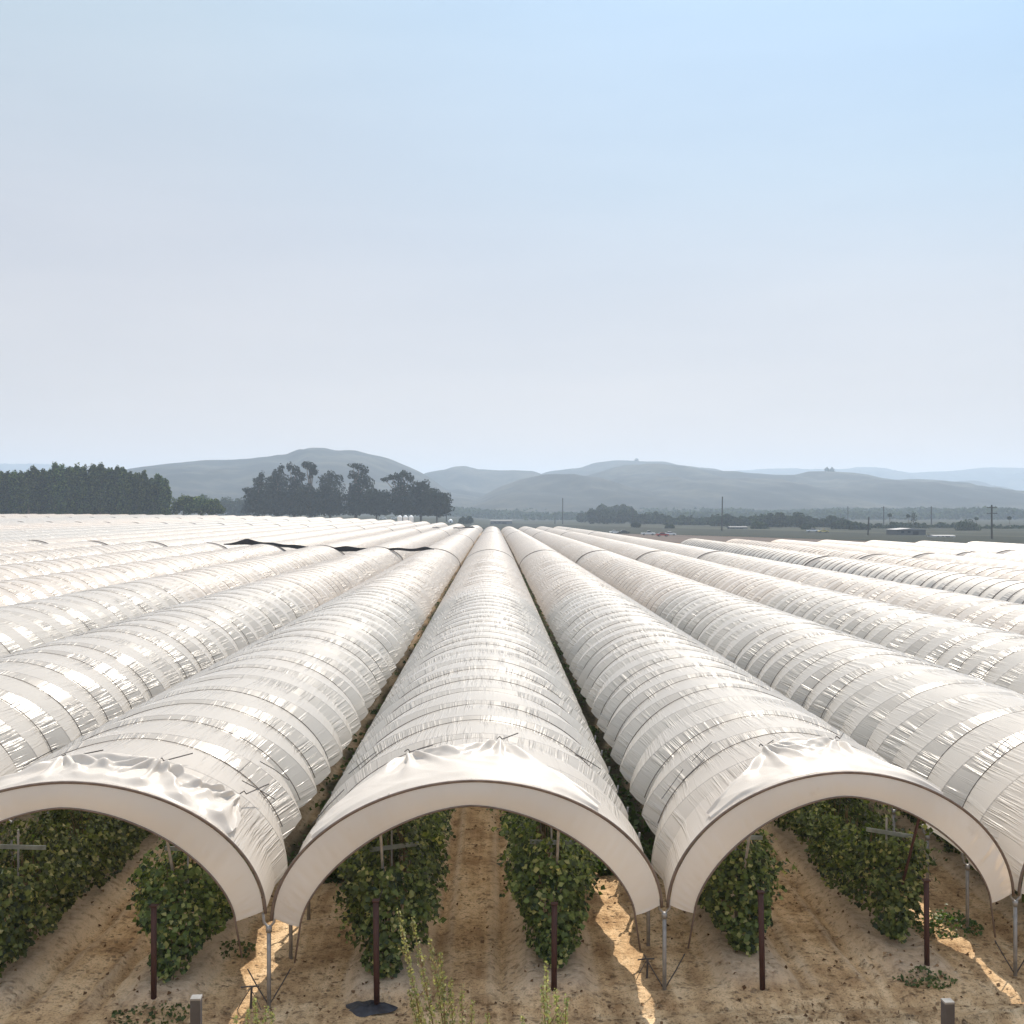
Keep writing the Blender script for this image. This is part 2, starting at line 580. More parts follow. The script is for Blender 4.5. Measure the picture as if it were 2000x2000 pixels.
def arch_xz(t, c, a, disp=0.0, zn=ZN, rise=RISE):
    u = -np.cos(t)
    h = hcurve(u)
    k = 1 + disp / 2.3
    return c + a * u * k, zn + rise * h * k


def depth_at(u):
    return .05 + .125 * np.abs(u) ** 1.8


def cover_mesh(c, a, yf, ya, yb, zfun, nu, nseg, nearfront, seed, rib=1.0):
    """film between ya and yb (both measured from the front rim yf, whole hoops)"""
    t01 = np.linspace(0, 1, nu)
    b0, b1 = ya / P, yb / P
    qs = []
    for b in range(int(math.floor(b0)), int(math.ceil(b1))):
        for s in range(nseg + 1):
            qs.append((b, s, 0))
        for s in range(nseg + 1):
            qs.append((b, s, 1))
    B = np.array([q[0] for q in qs], float)[:, None]
    S = np.array([q[1] / nseg for q in qs])[:, None]
    H = np.array([q[2] for q in qs])[:, None]
    rb = _hash(B, B * 0 + 3, seed); rb2 = _hash(B, B * 0 + 9, seed)
    # film edge
    vloc0 = B + np.where(H == 0, S * .6, .6 + S * .4)
    rbn = _hash(B + 1, B * 0 + 3, seed); rb2n = _hash(B + 1, B * 0 + 9, seed)
    te = (.175 if rib == 1.0 else .06) + .03 * np.sin(2 * PI * vloc0 + .7) + .04 * ((rb * (1 - (vloc0 - B)) + rbn * (vloc0 - B)) - .5)
    if nearfront:
        te = te * ss(.75, 2.0, vloc0) + .025
    t = te + (PI - 2 * te) * t01[None, :]
    u = -np.cos(t)
    off = rope_off(u) / P
    sr = 1 - off * (.9 + .2 * rb)
    v = np.where(H == 0, S * sr, sr + S * (1 - sr))
    d = depth_at(u) * (.7 + .6 * rb2) * rib
    if nearfront:
        d = d * np.where(B == 0, .35, 1)
    prof = np.where(H == 0, S ** 1.12, 1 - S ** .92)
    disp = .03 - d * prof
    # irregular sag between the hoops
    disp = disp - .045 * np.sin(PI * v) * (vnoise(u * 3 + B * 5.3, B * 1.7 + seed, seed) - .35) * (1 - .0)
    x, z = arch_xz(t, c, a, disp)
    V = B + v
    V = np.clip(V, b0, b1)
    Vs = np.clip(V, B + .002, B + .998)
    y = yf + V * P + SKEW * (x - c) + .10 * (rb - .5) * np.sin(PI * np.clip(v, 0, 1))
    z = z + zfun(y)
    U = t * 2.9
    verts = np.stack([x, y, z], -1).reshape(-1, 3)
    uv = np.stack([U, Vs + 0 * U], -1).reshape(-1, 2)
    fc = grid_faces(len(qs), nu)
    row = fc[:, 0] // nu
    fc = fc[(row + 1) % (nseg + 1) != 0]
    return mesh_np('film_cover', verts, fc, True, uv)


def arch_line(c, a, yf, dy, disp, n=41, t0=0.0, zf=0.0, offs=False):
    t = np.linspace(t0, PI - t0, n)
    x, z = arch_xz(t, c, a, disp)
    y = yf + dy + SKEW * (x - c)
    if offs:
        u = -np.cos(t)
        d = depth_at(u)
        x, z = arch_xz(t, c, a, .03 - d + .006)
        y = y - rope_off(u)
    return [(float(p), float(q), float(r) + zf) for p, q, r in zip(x, y, z)]


def inner_pt(u, c, a, yf):
    x = c + .865 * a * u
    h = np.maximum(0, 1 - np.abs(u) ** 1.7) ** .62
    z = ZN - .10 + (RISE - .385 + .10) * h
    return x, yf + SKEW * (x - c) - .10, z


def make_tunnel(i):
    xl, xr = TUN[i]
    c = (xl + xr) / 2; a = (xr - xl) / 2 - .09
    yf = front(c)
    if i == 0:
        lab = 'central long white plastic tunnel running straight away from the camera, whole front arch in view'
    elif i == -1:
        lab = 'white plastic tunnel directly left of the central one, front arch cut by the photo edge'
    elif i == 1:
        lab = 'white plastic tunnel directly right of the central one, whole front arch in view'
    elif i < 0:
        lab = 'long white plastic tunnel, %s one left of the central tunnel' % ORD[-i - 1]
    elif i < 5:
        lab = 'long white plastic tunnel, %s one right of the central tunnel' % ORD[i - 1]
    elif i == 5:
        lab = 'white plastic tunnel with shaded ribbed side, nearest of the right-hand block beyond the aisle'
    else:
        lab = 'white plastic tunnel of the right-hand block, %s behind its shaded ribbed first tunnel' % ORD[i - 6]
    T = thing('plastic_tunnel', lab, 'polytunnel', (0, 0, 0), 0, 'white plastic tunnels covering the berry field')
    if i < 5:
        Lend = 412 - (0 if i >= -2 else min(0, 0))
        joints = [112 - 2 * max(0, i), 252, 336]
        if i == -1: joints[1] = 204
    else:
        Lend = max(120, 168 - .62 * (c - 34)); Lend = 2 * round(Lend / 2)
        joints = [90 + .5 * (c - 34)]
    joints = [2 * round(j / 2) for j in joints]
    GAPS = 2.0 if i >= 0 else 2.0
    zf = lambda y: tz(np.full_like(np.asarray(y, float), c), y)
    hi = abs(i) <= 3
    # sections of film, split by the cross aisles
    marks = [0]
    for j in joints: marks += [j, j + GAPS]
    marks.append(Lend)
    for s in range(0, len(marks), 2):
        A, Bm = marks[s], marks[s + 1]
        if Bm - A < 4: continue
        if hi and s == 0:
            mid = 56
            # one sheet: fine near the camera
            me = cover_mesh(c, a, yf, A, Bm, zf, 45 if i in (-1, 0, 1) else 37, 4 if i in (-2, -1, 0, 1, 2) else 3, True, 50 + i)
        else:
            nseg = 3 if i == 5 else 2 if s == 0 else 1
            me = cover_mesh(c, a, yf, A, Bm, zf, 25 if s == 0 else 19, nseg if abs(i) < 16 else max(1, nseg - 1), s == 0, 50 + i, 1.5 if i == 5 else 1.0)
        obj('film_cover', me, M['shadefilm' if i == 5 else 'film'], T)
    # bare hoops where the film is parted
    for j in joints:
        mb = MB()
        z0 = float(tz(c, yf + j))
        for dy in (j + .05, j + GAPS - .05):
            mb.tube(arch_line(c, a, yf, dy, 0, 21, 0, z0), .03, 4)
        mb.build('hoop', M['pipe'], T)
        tj = np.linspace(.12, PI - .12, 25)
        xj, zj = arch_xz(tj, c, a, -.05)
        V_ = np.stack([np.stack([xj, yf + j + dy + SKEW * (xj - c), zj + z0 - .05 * math.sin(PI * q_ / 3)], -1) for q_, dy in enumerate(np.linspace(-.1, GAPS + .1, 4))])
        obj('gap_net', mesh_np('gap_net', V_.reshape(-1, 3), grid_faces(4, 25), True), M['net'], T)
    if i == 0 or abs(i) <= 2:
        # front hoop, valance and its hem pipe
        MB().tube(arch_line(c, a + .01, yf, -.03, .02, 61, 0, float(tz(c, yf))), .026, 8).build('front_hoop', M['pipe'], T, True)
        nu, nv = 193, 9
        tt = np.linspace(0.02, PI - .02, nu)
        xo, zo = arch_xz(tt, c, a, .0)
        yo = yf + SKEW * (xo - c) - .045
        ui = -np.cos(np.linspace(0, PI, nu))
        xi, yi, zi = inner_pt(ui, c, a, yf)
        w = np.linspace(0, 1, nv)[:, None]
        X = xo * (1 - w) + xi * w; Y = yo * (1 - w) + yi * w; Z = zo * (1 - w) + zi * w
        wr = (vnoise(np.arange(nu)[None, :] * .55 + 0 * w, w * 1.5 + i * 7, 77) - .5)
        wr2 = vnoise(np.arange(nu)[None, :] * 1.1 + w * 2.2, w * 1.1 + i * 3, 78) - .5
        Y = Y - .035 * np.sin(PI * w) + (.022 * wr + (.006 + .022 * np.abs(np.cos(tt))[None, :] ** 2) * wr2) * np.sin(PI * w)
        edge = np.clip((np.abs(np.cos(tt)) - .985) / .015, 0, 1)[None, :]
        Z = Z - .05 * edge * np.sin(PI * w) * 0 + float(tz(c, yf))
        obj('end_valance', mesh_np('end_valance', np.stack([X, Y, Z], -1).reshape(-1, 3), grid_faces(nv, nu), True), M['valance'], T)
        z0 = float(tz(c, yf))
        us = -np.cos(np.linspace(0, PI, 61))
        xs, ys, zs = inner_pt(us, c, a, yf)
        pts = [(float(p), float(q) - .01, float(r) + z0) for p, q, r in zip(xs, ys, zs)]
        L = Vector(pts[0]) + Vector((-.10, .05, -.62)); R = Vector(pts[-1]) + Vector((.10, .05, -.62))
        MB().tube([tuple(L)] + pts + [tuple(R)], .018, 6).build('hem_pipe', M['pipe'], T, True)
    # ropes over the film, one per bay
    if abs(i) <= 6:
        z0 = float(tz(c, yf))
        me = MB().tube(arch_line(c, a, yf, 0, 0, 33, .27 if i < 5 else .14, z0, True), [(.0055 + .0055 * abs(-math.cos(.27 + (PI - .54) * q / 32))) * (1 if i < 5 else 3.2) for q in range(33)], 4, False).mesh('rope')  # right-hand block: ropes thickened into dark bands standing for rib shadows
        b0 = 1 if abs(i) <= 1 else max(1, int((1.75 * abs(c) - yf) / P))
        b1 = min(int(joints[0] / P), b0 + 44) if i < 5 else int(Lend / P)
        for b in range(b0 + 1, b1):
            if joints[0] < b * P <= joints[0] + GAPS: continue
            o = obj('rope', me, M['rope'], T)
            o.location = (0, b * P, 0)
    if i in (-1, 0, 1, 2):
        ties = {-1: [(-.16, 1.55), (.32, 1.6), (.73, 1.75)], 0: [(-.36, 2.7), (.15, 3.0)], 1: [(-.28, 2.2), (.22, 2.6)],
                2: [(-.45, 2.0), (.1, 2.4)]}[i]
        rng_ = {-1: (-.62, .80), 0: (-.80, .66), 1: (-.74, .60), 2: (-.7, .6)}[i]
        gathered(T, c, a, yf, ties, rng_, i)
    return T


def gathered(T, c, a, yf, ties, rng_, seed):
    """end film thrown back over the front bay and tied up in bunches"""
    nu, nv = 340, 80
    u0, u1 = rng_
    uu = np.linspace(u0, u1, nu)[None, :]
    w = np.linspace(0, 1, nv)[:, None]
    # outline of the back edge
    Lb = np.zeros_like(uu)
    tu = [u0] + [p for p, q in ties] + [u1]
    tv = [.35] + [q for p, q in ties] + [.35]
    Lb = np.interp(uu[0], tu, tv)[None, :]
    for k in range(len(tu) - 1):                   # swags between the ties
        m = (uu >= tu[k]) & (uu <= tu[k + 1])
        s = (uu - tu[k]) / (tu[k + 1] - tu[k])
        sw = -.35 if (k + seed) % 2 else .30
        Lb = Lb + np.where(m, sw * np.sin(PI * np.clip(s, 0, 1)) * (.7 if 0 < k < len(tu) - 2 else .9), 0)
    Lb = Lb + .10 * (vnoise(uu * 9, uu * 0 + seed, 5 + seed) - .5)
    V = .10 + (Lb - .10) * w
    d = .045 + 0 * V
    cr = {-1: 1.0, 0: .45, 1: .7, 2: .7}[seed]
    # radiating pleats from each tie
    for k, (tu_, tv_) in enumerate(ties):
        dx = (uu - tu_) * a; dy = tv_ - V
        r = np.sqrt(dx * dx + dy * dy) + 1e-3
        th = np.arctan2(dx, dy)
        fall = np.exp(-(r / 1.35) ** 2) * ss(.04, .5, r) * ss(-.1, .25, dy)
        d = d + fall * .066 * np.sin(th * (13 + k) + 2.5 * vnoise(th * 1.5, th * 0 + k, seed + 3))
        d = d + fall * .020 * np.sin(th * 27 + k) * ss(.3, .8, r)
        d = d + .07 * np.exp(-(r / .14) ** 2) + .04 * np.exp(-(r / .7) ** 2)
    big = fbm(uu * 4.2 + seed * 3.1, V * 1.5, 40 + seed, 2) - .36
    ridge = np.abs(vnoise(uu * 6 + V * 1.1, V * 2.0 + uu * 2, 60 + seed) - .5)
    d = d + .17 * cr * big * ss(0, .25, w) - .085 * cr * (ridge - .25)
    d = d + .05 * np.exp(-((w - .86) / .08) ** 2) * (.4 + vnoise(uu * 5, uu * 0, 90 + seed))
    d = np.maximum(d, .03) * ss(0, .16, w) * (1 - .55 * ss(.9, 1, w)) + .028
    t = np.arccos(-np.clip(uu, -.999, .999)) + 0 * V
    x, z = arch_xz(t, c, a, d)
    y = yf + V + SKEW * (x - c) + .06 * (vnoise(uu * 14, V * 3, 33 + seed) - .5)
    z = z + float(tz(c, yf))
    me = mesh_np('gathered_film', np.stack([x, y, z], -1).reshape(-1, 3), grid_faces(nv, nu), True)
    obj('gathered_film', me, M['bunched'], T)
    z0 = float(tz(c, yf))
    for k, (tu_, tv_) in enumerate(ties):
        t_ = math.acos(-tu_)
        x1, z1 = arch_xz(np.array(t_), c, a, .16)
        y1 = yf + tv_ + SKEW * (float(x1) - c)
        x2, z2 = arch_xz(np.array(t_), c + .1, a, .07)
        MB().tube([(float(x1) - .05, y1 - .07, float(z1) + z0 + .0), (float(x1), y1 + .04, float(z1) + z0 + .02), (float(x1) + .05, y1 - .02, float(z1) + z0 - .02),
                   (float(x2) + .3, y1 + .75, float(z2) + z0 + .03)], .012, 5).build('tie_cord', M['wire'], T)
    # loose wire clips lying across the ropes
    rr = random.Random(seed * 5 + 1)
    for k in range(4):
        u_ = rr.choice((-1, 1)) * rr.uniform(.5, .85); v_ = rr.uniform(2.2, 5.0)
        p = []
        for q in (-.5, 0, .5):
            t_ = math.acos(-max(-.97, min(.97, u_ + q * .16)))
            x1, z1 = arch_xz(np.array(t_), c, a, .05)
            p.append((float(x1), yf + v_ + q * rr.uniform(.2, .6) + SKEW * (float(x1) - c), float(z1) + z0 + .02))
        MB().tube(p, .009, 4).build('wire_clip', M['wire'], T)


for i in sorted(TUN):
    make_tunnel(i)


# ------------------------------------------------------------------ steel legs of the tunnels
def gut_name(k):
    return {0: 'left of the central tunnel', 1: 'right of the central tunnel',
            2: 'in the second gutter right of the centre', -1: 'in the second gutter left of the centre',
            3: 'in the third gutter right of the centre'}[k]


def tunnel_leg(k, n):
    x = GUT[k]; y = front(x) + n * P
    z = float(tz(x, y))
    lab = ('grey steel leg %s, %s' % (gut_name(k), 'frontmost with guy rods' if n == 0 else ORD[n] + ' from the front'))
    T = thing('tunnel_leg', lab, 'steel leg', (x, y, z), 0, 'steel legs carrying the tunnel hoops')
    MB().tube([(0, 0, -.25), (0, 0, ZN - .12)], .036, 8).build('pipe', M['steel'], T, True)
    mb = MB()
    mb.tube([(-.10, 0, ZN + .12), (-.085, 0, ZN - .04), (0, 0, ZN - .14), (.085, 0, ZN - .04), (.10, 0, ZN + .12)], .026, 6)
    mb.tube([(0, 0, ZN - .2), (0, 0, ZN - .1)], .05, 8)
    mb.build('fork', M['steel'], T, True)
    if n == 0:
        for s in (-1, 1):
            MB().tube([(s * .36, .02, .62), (s * .2, .0, .34), (s * .03, 0, .06)], .012, 5).build('guy_rod', M['wire'], T)
    else:
        for s in (-1, 1):
            pass
    return T


for k in (-1, 0, 1, 2, 3):
    for n in range(0, 8):
        tunnel_leg(k, n)

# ------------------------------------------------------------------ berry rows
HW = np.array([(.05, .28), (.25, .42), (.5, .56), (.9, .68), (1.4, .76), (1.8, .66), (2.15, .48), (2.4, .2)])


def leaves_mesh(name, P0, N, size, rnd, seed, fold=.35):
    """folded leaf of 6 vertices per point"""
    r = np.random.default_rng(seed)
    n = len(P0)
    N = N / np.linalg.norm(N, axis=1, keepdims=True)
    a = r.normal(size=(n, 3)); a -= (a * N).sum(1, keepdims=True) * N
    a /= np.linalg.norm(a, axis=1, keepdims=True) + 1e-9
    b = np.cross(N, a)
    L = size[:, None]; Wd = L * r.uniform(.34, .5, (n, 1))
    tip = P0 + a * L * .55 - N * L * .12
    base = P0 - a * L * .45
    m1 = P0 + a * L * .02
    s1 = m1 + b * Wd + N * L * fold * .4
    s2 = m1 - b * Wd + N * L * fold * .4
    V = np.stack([base, s1, tip, s2, m1], 1).reshape(-1, 3)
    o = np.arange(n)[:, None] * 5
    f = np.concatenate([o + np.array([[0, 4, 1]]), o + np.array([[4, 2, 1]]), o + np.array([[0, 3, 4]]), o + np.array([[4, 3, 2]])])
    return mesh_np(name, V, f, False, attr={'rnd': np.repeat(rnd, 5)})


def row_points(n, y0, y1, seed, front_end=True):
    r = np.random.default_rng(seed)
    y = r.uniform(y0, y1, n)
    z = r.uniform(.06, 2.4, n) ** 1.0
    # plants: bulge every ~.8 m
    ph = .5 + .5 * np.cos((y - .45) * 2 * PI / .85)
    hw = np.interp(z, HW[:, 0], HW[:, 1])
    lump = .28 + 1.25 * np.clip((fbm(y * 2.0 + seed, z * 2.0, seed, 3) - .22) * 2.0, .05, 1.3) * .75 + .30 * ph * vnoise(y * 1.2, z * .0 + seed, seed + 2)+ .22 * vnoise(y * 5, z * 5, seed + 5)
    hw = hw * lump
    if front_end:
        fr = np.sqrt(np.clip(1 - (np.maximum(0, .55 - y) / .55) ** 2, .02, 1))
        hw = hw * fr
    topcut = 1.65 + .8 * vnoise(y * 1.4, y * 0 + seed, seed + 4)
    keep = z < topcut
    lowcut = .05 + .38 * vnoise(y * 1.7, y * 0 + 5 + seed, seed + 8)
    keep &= z > lowcut
    s = r.choice([-1, 1], n) * (1 - .55 * r.random(n) ** 2.0)
    x = s * hw
    nx = np.sign(s) * (.35 + r.random(n)) ; ny = r.normal(0, .55, n) - .35; nz = .75 + r.normal(0, .45, n)
    P0 = np.stack([x, y, z], 1)[keep]; N = np.stack([nx, ny, nz], 1)[keep]
    return P0, N


def row_mesh(seed):
    A, NA = row_points(27000, 0, 16, seed)
    B_, NB = row_points(12000, 16, 46, seed + 50, False)
    r = np.random.default_rng(seed)
    # leaf-covered front end
    n = 1300
    th = r.uniform(-1, 1, n); z = r.uniform(.12, 1.95, n)
    hw = np.interp(z, HW[:, 0], HW[:, 1]) * (.3 + .95 * vnoise(th * 2.5, z * 3.5, seed))
    C = np.stack([th * hw, .5 - .55 * np.sqrt(1 - th ** 2) + r.normal(0, .09, n), z], 1)
    NC = np.stack([th * .6 + r.normal(0, .4, n), -.9 + r.normal(0, .4, n), .7 + r.normal(0, .4, n)], 1)
    # long shoots sticking out
    sh = []
    for k in range(170):
        y = r.uniform(0, 16); s = r.choice([-1, 1]); z0 = r.uniform(1.0, 2.0)
        ln = r.uniform(.25, .6)
        for q in np.linspace(0, 1, 9):
            sh.append((s * (.55 + ln * q * .8), y + q * r.uniform(-.1, .1), z0 + ln * .5 * q - .35 * q * q + r.normal(0, .03)))
    S = np.array(sh); NS = r.normal(size=S.shape) + np.array([0, -.3, .9])
    P0 = np.concatenate([A, C, S, B_]); N = np.concatenate([NA, NC, NS, NB])
    size = np.concatenate([r.uniform(.065, .14, len(A) + len(C) + len(S)), r.uniform(.16, .26, len(B_))])
    rnd = r.random(len(P0))
    return leaves_mesh('foliage', P0, N, size, rnd, seed)


row_meshes = [row_mesh(s) for s in (1, 2, 3, 4)]
canes = []
for s in range(2):
    r = random.Random(s); mb = MB()
    for k in range(60):
        y = .15 + k * .42 + r.uniform(-.1, .1)
        for q in range(2):
            x = r.uniform(-.12, .12)
            mb.tube([(x, y, .0), (x + r.uniform(-.08, .08), y + r.uniform(-.08, .08), .7), (x + r.uniform(-.3, .3), y + r.uniform(-.15, .15), 1.7)], .008, 4, False)
    canes.append(mb.mesh('canes'))

ROWDEF = []
for k in range(-3, 4):
    c = sum(TUN[k]) / 2
    for s in (-1, 1):
        ROWDEF.append((k, s, c + s * 1.5))
row_front = {}
for q, (k, s, x) in enumerate(ROWDEF):
    yb = front(x) + {(0, -1): .55, (0, 1): .75, (1, -1): .95, (1, 1): 1.25, (-1, 1): .6, (-1, -1): .3}.get((k, s), .8)
    nm = {0: 'central tunnel', -1: 'tunnel left of the central one', 1: 'tunnel right of the central one', -2: 'second tunnel to the left',
          2: 'second tunnel to the right', -3: 'third tunnel to the left', 3: 'third tunnel to the right'}[k]
    T = thing('berry_row', 'leafy green %s berry row under the %s' % ('left-hand' if s < 0 else 'right-hand', nm), 'berry plants',
              (x, yb, float(tz(x, yb)) + .12), 0, 'rows of berry plants under the tunnels')
    me = row_meshes[(q * 3 + 1) % 4]
    obj('foliage', me, M['berry'], T)
    obj('canes', canes[q % 2], M['cane'], T)


def end_post(x, y, h, lab, lean=(0, 0)):
    z = float(tz(x, y))
    T = thing('trellis_end_post', lab, 'post', (x, y, z), 0, 'rust-red end posts of the berry rows')
    mb = MB()
    mb.tube([(0, 0, -.2), (lean[0], lean[1], h)], .05, 8)
    mb.build('shaft', M['redpost'], T, True)
    mb = MB(); mb.box(lean[0], lean[1], h + .012, .12, .12, .02)
    mb.build('cap_plate', M['redpost'], T)
    MB().tube([(lean[0], lean[1] - .05, h * .93), (lean[0] * .5 + .02, .35, h * .97), (.03, .9, h * .98)], .006, 4).build('trellis_wire', M['wire'], T)
    return T


EP = [(300, 1968, 1772, 'rust-red post at the right-hand plant row of the left tunnel'),
      (736, 1972, 1762, 'rust-red post before the left plant row of the central tunnel, standing in a black mat'),
      (1082, 1946, 1768, 'rust-red post before the right plant row of the central tunnel'),
      (1490, 1940, 1745, 'rust-red post before the left plant row of the right-hand tunnel'),
      (1811, 1908, 1722, 'bare rust-red post with green weeds at its foot under the right-hand tunnel')]
MATS = ['left tunnel', 'central tunnel on the left', 'central tunnel on the right', 'right-hand tunnel on the left', '']
for q, (px, pb, pt, lab) in enumerate(EP):
    D = CAMZ * F / (pb - 998)
    x = pxx(px, D)
    h = pxz(pt, D, px)
    end_post(x, D, h - float(tz(x, D)), lab, (random.uniform(-.03, .03), .04))
    # black plastic mat round the post foot
    if q in (1,):
        n = 26; v = []; f = []
        for ring, rr in enumerate((0, .22, .40)):
            for k in range(n):
                t = 2 * PI * k / n
                wv = .82 + .07 * math.sin(3 * t + q) + .05 * math.sin(7 * t + 2 * q)
                v.append((rr * wv * math.cos(t) * (1.3 if ring else 1), rr * wv * math.sin(t) * .75, (.10, .125, .02)[ring] + .02 * math.sin(5 * t + q) * (ring > 0)))
        for ring in range(2):
            for k in range(n):
                f.append((ring * n + k, ring * n + (k + 1) % n, (ring + 1) * n + (k + 1) % n, (ring + 1) * n + k))
        me = MB().add(v, f).mesh('ground_mat', True)
        o = obj('ground_mat', me, M['mat'])
        o.scale = (1, 1, .8) if q == 1 else (.8, .6, .35)
        o.location = (x - .12, D - .02, float(tz(x, D)) + .02)
        tag(o, 'crumpled black plastic patch round the foot of the rust-red post, %s' % MATS[q], 'plastic mat', 'black mats at the post feet')
    else:
        pass


def brace(px, ptop, k, s):
    c = sum(TUN[k]) / 2
    yf = front(c)
    x = c + s * 1.55
    u = s * 1.55 / ((TUN[k][1] - TUN[k][0]) / 2)
    zt = ZN + RISE * float(hcurve(np.array(u))) - .02
    nm = {0: 'central tunnel', -1: 'left tunnel', 1: 'right-hand tunnel'}[k]
    y0 = yf + SKEW * (x - c)
    T = thing('brace_pole', 'thin leaning %s pole propping the %s at its %s side' % ('rusty' if (k, s) == (1, 1) else 'grey', nm, 'left' if s < 0 else 'right'), 'pole',
              (x, y0, float(tz(x, y0))), 0, 'leaning poles under the front arches')
    m = M['redpost'] if (k, s) == (1, 1) else M['steel']
    MB().tube([(0, .05, zt), (-.02, 1.9, -.1)], .026, 7).build('shaft', m, T, True)
    MB().tube([(-.03, .05, zt - .04), (.03, .05, zt - .04)], .045, 8).build('clamp', M['steel'], T, True)


for k in (-1, 0, 1):
    for s in (-1, 1):
        brace(0, 0, k, s)


# trellis stakes with crossbars in the rows
def trellis(k, s, d, tilt, n):
    c = sum(TUN[k]) / 2
    x = c + s * 1.5; y = front(x) + d
    nm = {0: 'central tunnel', -1: 'left tunnel', 1: 'right-hand tunnel'}[k]
    T = thing('trellis_stake', '%s metal stake with pale crossbar along the %s row of the %s' % (ORD[n], 'left' if s < 0 else 'right', nm), 'trellis stake',
              (x, y, float(tz(x, y))), 0, 'trellis stakes in the berry rows')
    MB().tube([(0, 0, -.1), (0, 0, 2.35)], .019, 6).build('stake', M['steel'], T, True)
    mb = MB(); mb.box(0, 0, 0, .92, .03, .075)
    o = mb.build('crossbar', M['bluebar'], T); o.location = (.05, -.035, 2.06); o.rotation_euler = (0, tilt, 0)


for k in (-1, 0, 1):
    for s in (-1, 1):
        for n, d in enumerate((1.9, 6.6, 11.4)):
            trellis(k, s, d, {(0, -1): -.12, (1, 1): .16}.get((k, s), .03) * (1 if n == 0 else .3), n)


# ------------------------------------------------------------------ weeds and foreground posts
def clump(name, P0, N, size, seed, mat, parent):
    r = np.random.default_rng(seed)
    return obj(name, leaves_mesh(name, np.array(P0), np.array(N), np.array(size), r.random(len(P0)), seed), mat, parent)


def weed(label, D, stems, seed):
    r = random.Random(seed)
    xs = [pxx(b, D) for _, _, b in stems]
    bx = sum(xs) / len(xs)
    bz = float(tz(bx, D)) - .05
    T = thing('weed_plant', label, 'weed', (bx, D, bz), 0, 'tall seeding weeds in the foreground')
    mb = MB(); P0 = []; N = []; S = []
    for tpx, tpy, bpx in stems:
        dy = r.uniform(-.35, .35)
        top = Vector((pxx(tpx, D + dy) - bx, dy, pxz(tpy, D + dy, tpx) - bz))
        b = Vector(((pxx(bpx, D) - bx) * .6, dy * .2, 0))
        # the lean seen above the frame edge goes on down to the root
        mid = b.lerp(top, .5) + Vector((r.uniform(-.06, .06), 0, .05))
        pts = []
        for q in range(9):
            t = q / 8
            pts.append(b * (1 - t) ** 2 + mid * 2 * t * (1 - t) + top * t * t)
        mb.tube(pts, [.011 * (1 - .75 * q / 8) for q in range(9)], 5, False)
        ln = (top - b).length
        for q in range(int(ln * 170)):
            t = r.uniform(.25, 1) ** .8
            p = b * (1 - t) ** 2 + mid * 2 * t * (1 - t) + top * t * t
            sp = .008 + .035 * (1 - t) + .014 * r.random()
            a = r.uniform(0, 2 * PI)
            P0.append(p + Vector((math.cos(a) * sp, math.sin(a) * sp, r.uniform(-.02, .03))))
            N.append((math.cos(a) + r.gauss(0, .5), math.sin(a) + r.gauss(0, .5), r.gauss(.4, .5)))
            S.append(r.uniform(.014, .028) + .03 * (1 - t) * r.random())
        # side shoots
        for q in range(int(ln * 4)):
            t = r.uniform(.3, .85)
            p = b * (1 - t) ** 2 + mid * 2 * t * (1 - t) + top * t * t
            a = r.uniform(0, 2 * PI); l2 = r.uniform(.05, .17)
            e = p + Vector((math.cos(a) * l2 * .6, math.sin(a) * l2 * .6, l2))
            mb.tube([p, e], [.004, .002], 4, False)
            for w in range(int(l2 * 150)):
                g = r.random()
                P0.append(p.lerp(e, g) + Vector((r.gauss(0, .014), r.gauss(0, .014), r.gauss(0, .01))))
                N.append((r.gauss(0, 1), r.gauss(0, 1), r.gauss(.3, .6))); S.append(r.uniform(.009, .02))
    mb.build('stems', M['cane'], T)
    clump('leaves', P0, N, S, seed, M['weed'], T)


def c8(x, y): return 700 + .3106 * x, 1700 + .3106 * y


def st(x, y, b):
    p = c8(x, y); return (p[0], p[1], 700 + .3106 * b)


weed('tall pale green weed with several leaning seed stems before the central path', 9.0,
     [st(250, 268, 560), st(335, 305, 600), st(450, 440, 640), st(515, 520, 660), st(320, 750, 500), st(650, 730, 720), st(580, 690, 690), st(815, 915, 800), st(720, 820, 730), st(380, 820, 540)], 3)
weed('short pale weed stems before the right plant row of the central tunnel', 9.2,
     [st(1180, 590, 1290), st(1160, 730, 1250), st(1310, 800, 1320), st(1240, 760, 1290), st(1030, 930, 1080)], 4)
weed('small pale green weed at the foot of the leg left of the central tunnel', 9.4,
     [(497, 1953, 505), (520, 1968, 515), (532, 1975, 525), (460, 1985, 470), (484, 1972, 490)], 5)


def bollard(px, pt, D, lab):
    x = pxx(px, D); z0 = float(tz(x, D)); zt = pxz(pt, D, px)
    T = thing('short_post', lab, 'post', (x, D, z0), .05, 'dark square posts at the front edge')
    h = zt - z0
    mb = MB(); mb.box(0, 0, h / 2 - .2, .098, .098, h + .4); mb.build('shaft', M['darkwood'], T)
    mb = MB(); mb.box(0, 0, h + .006, .104, .104, .018, 0, .96); mb.build('top_cap', M['capgrey'], T)


bollard(383, 1950, 11, 'dark square post with pale top at the bottom left of the field edge')
bollard(1851.5, 1957, 11, 'dark square post with pale top at the bottom right of the field edge')


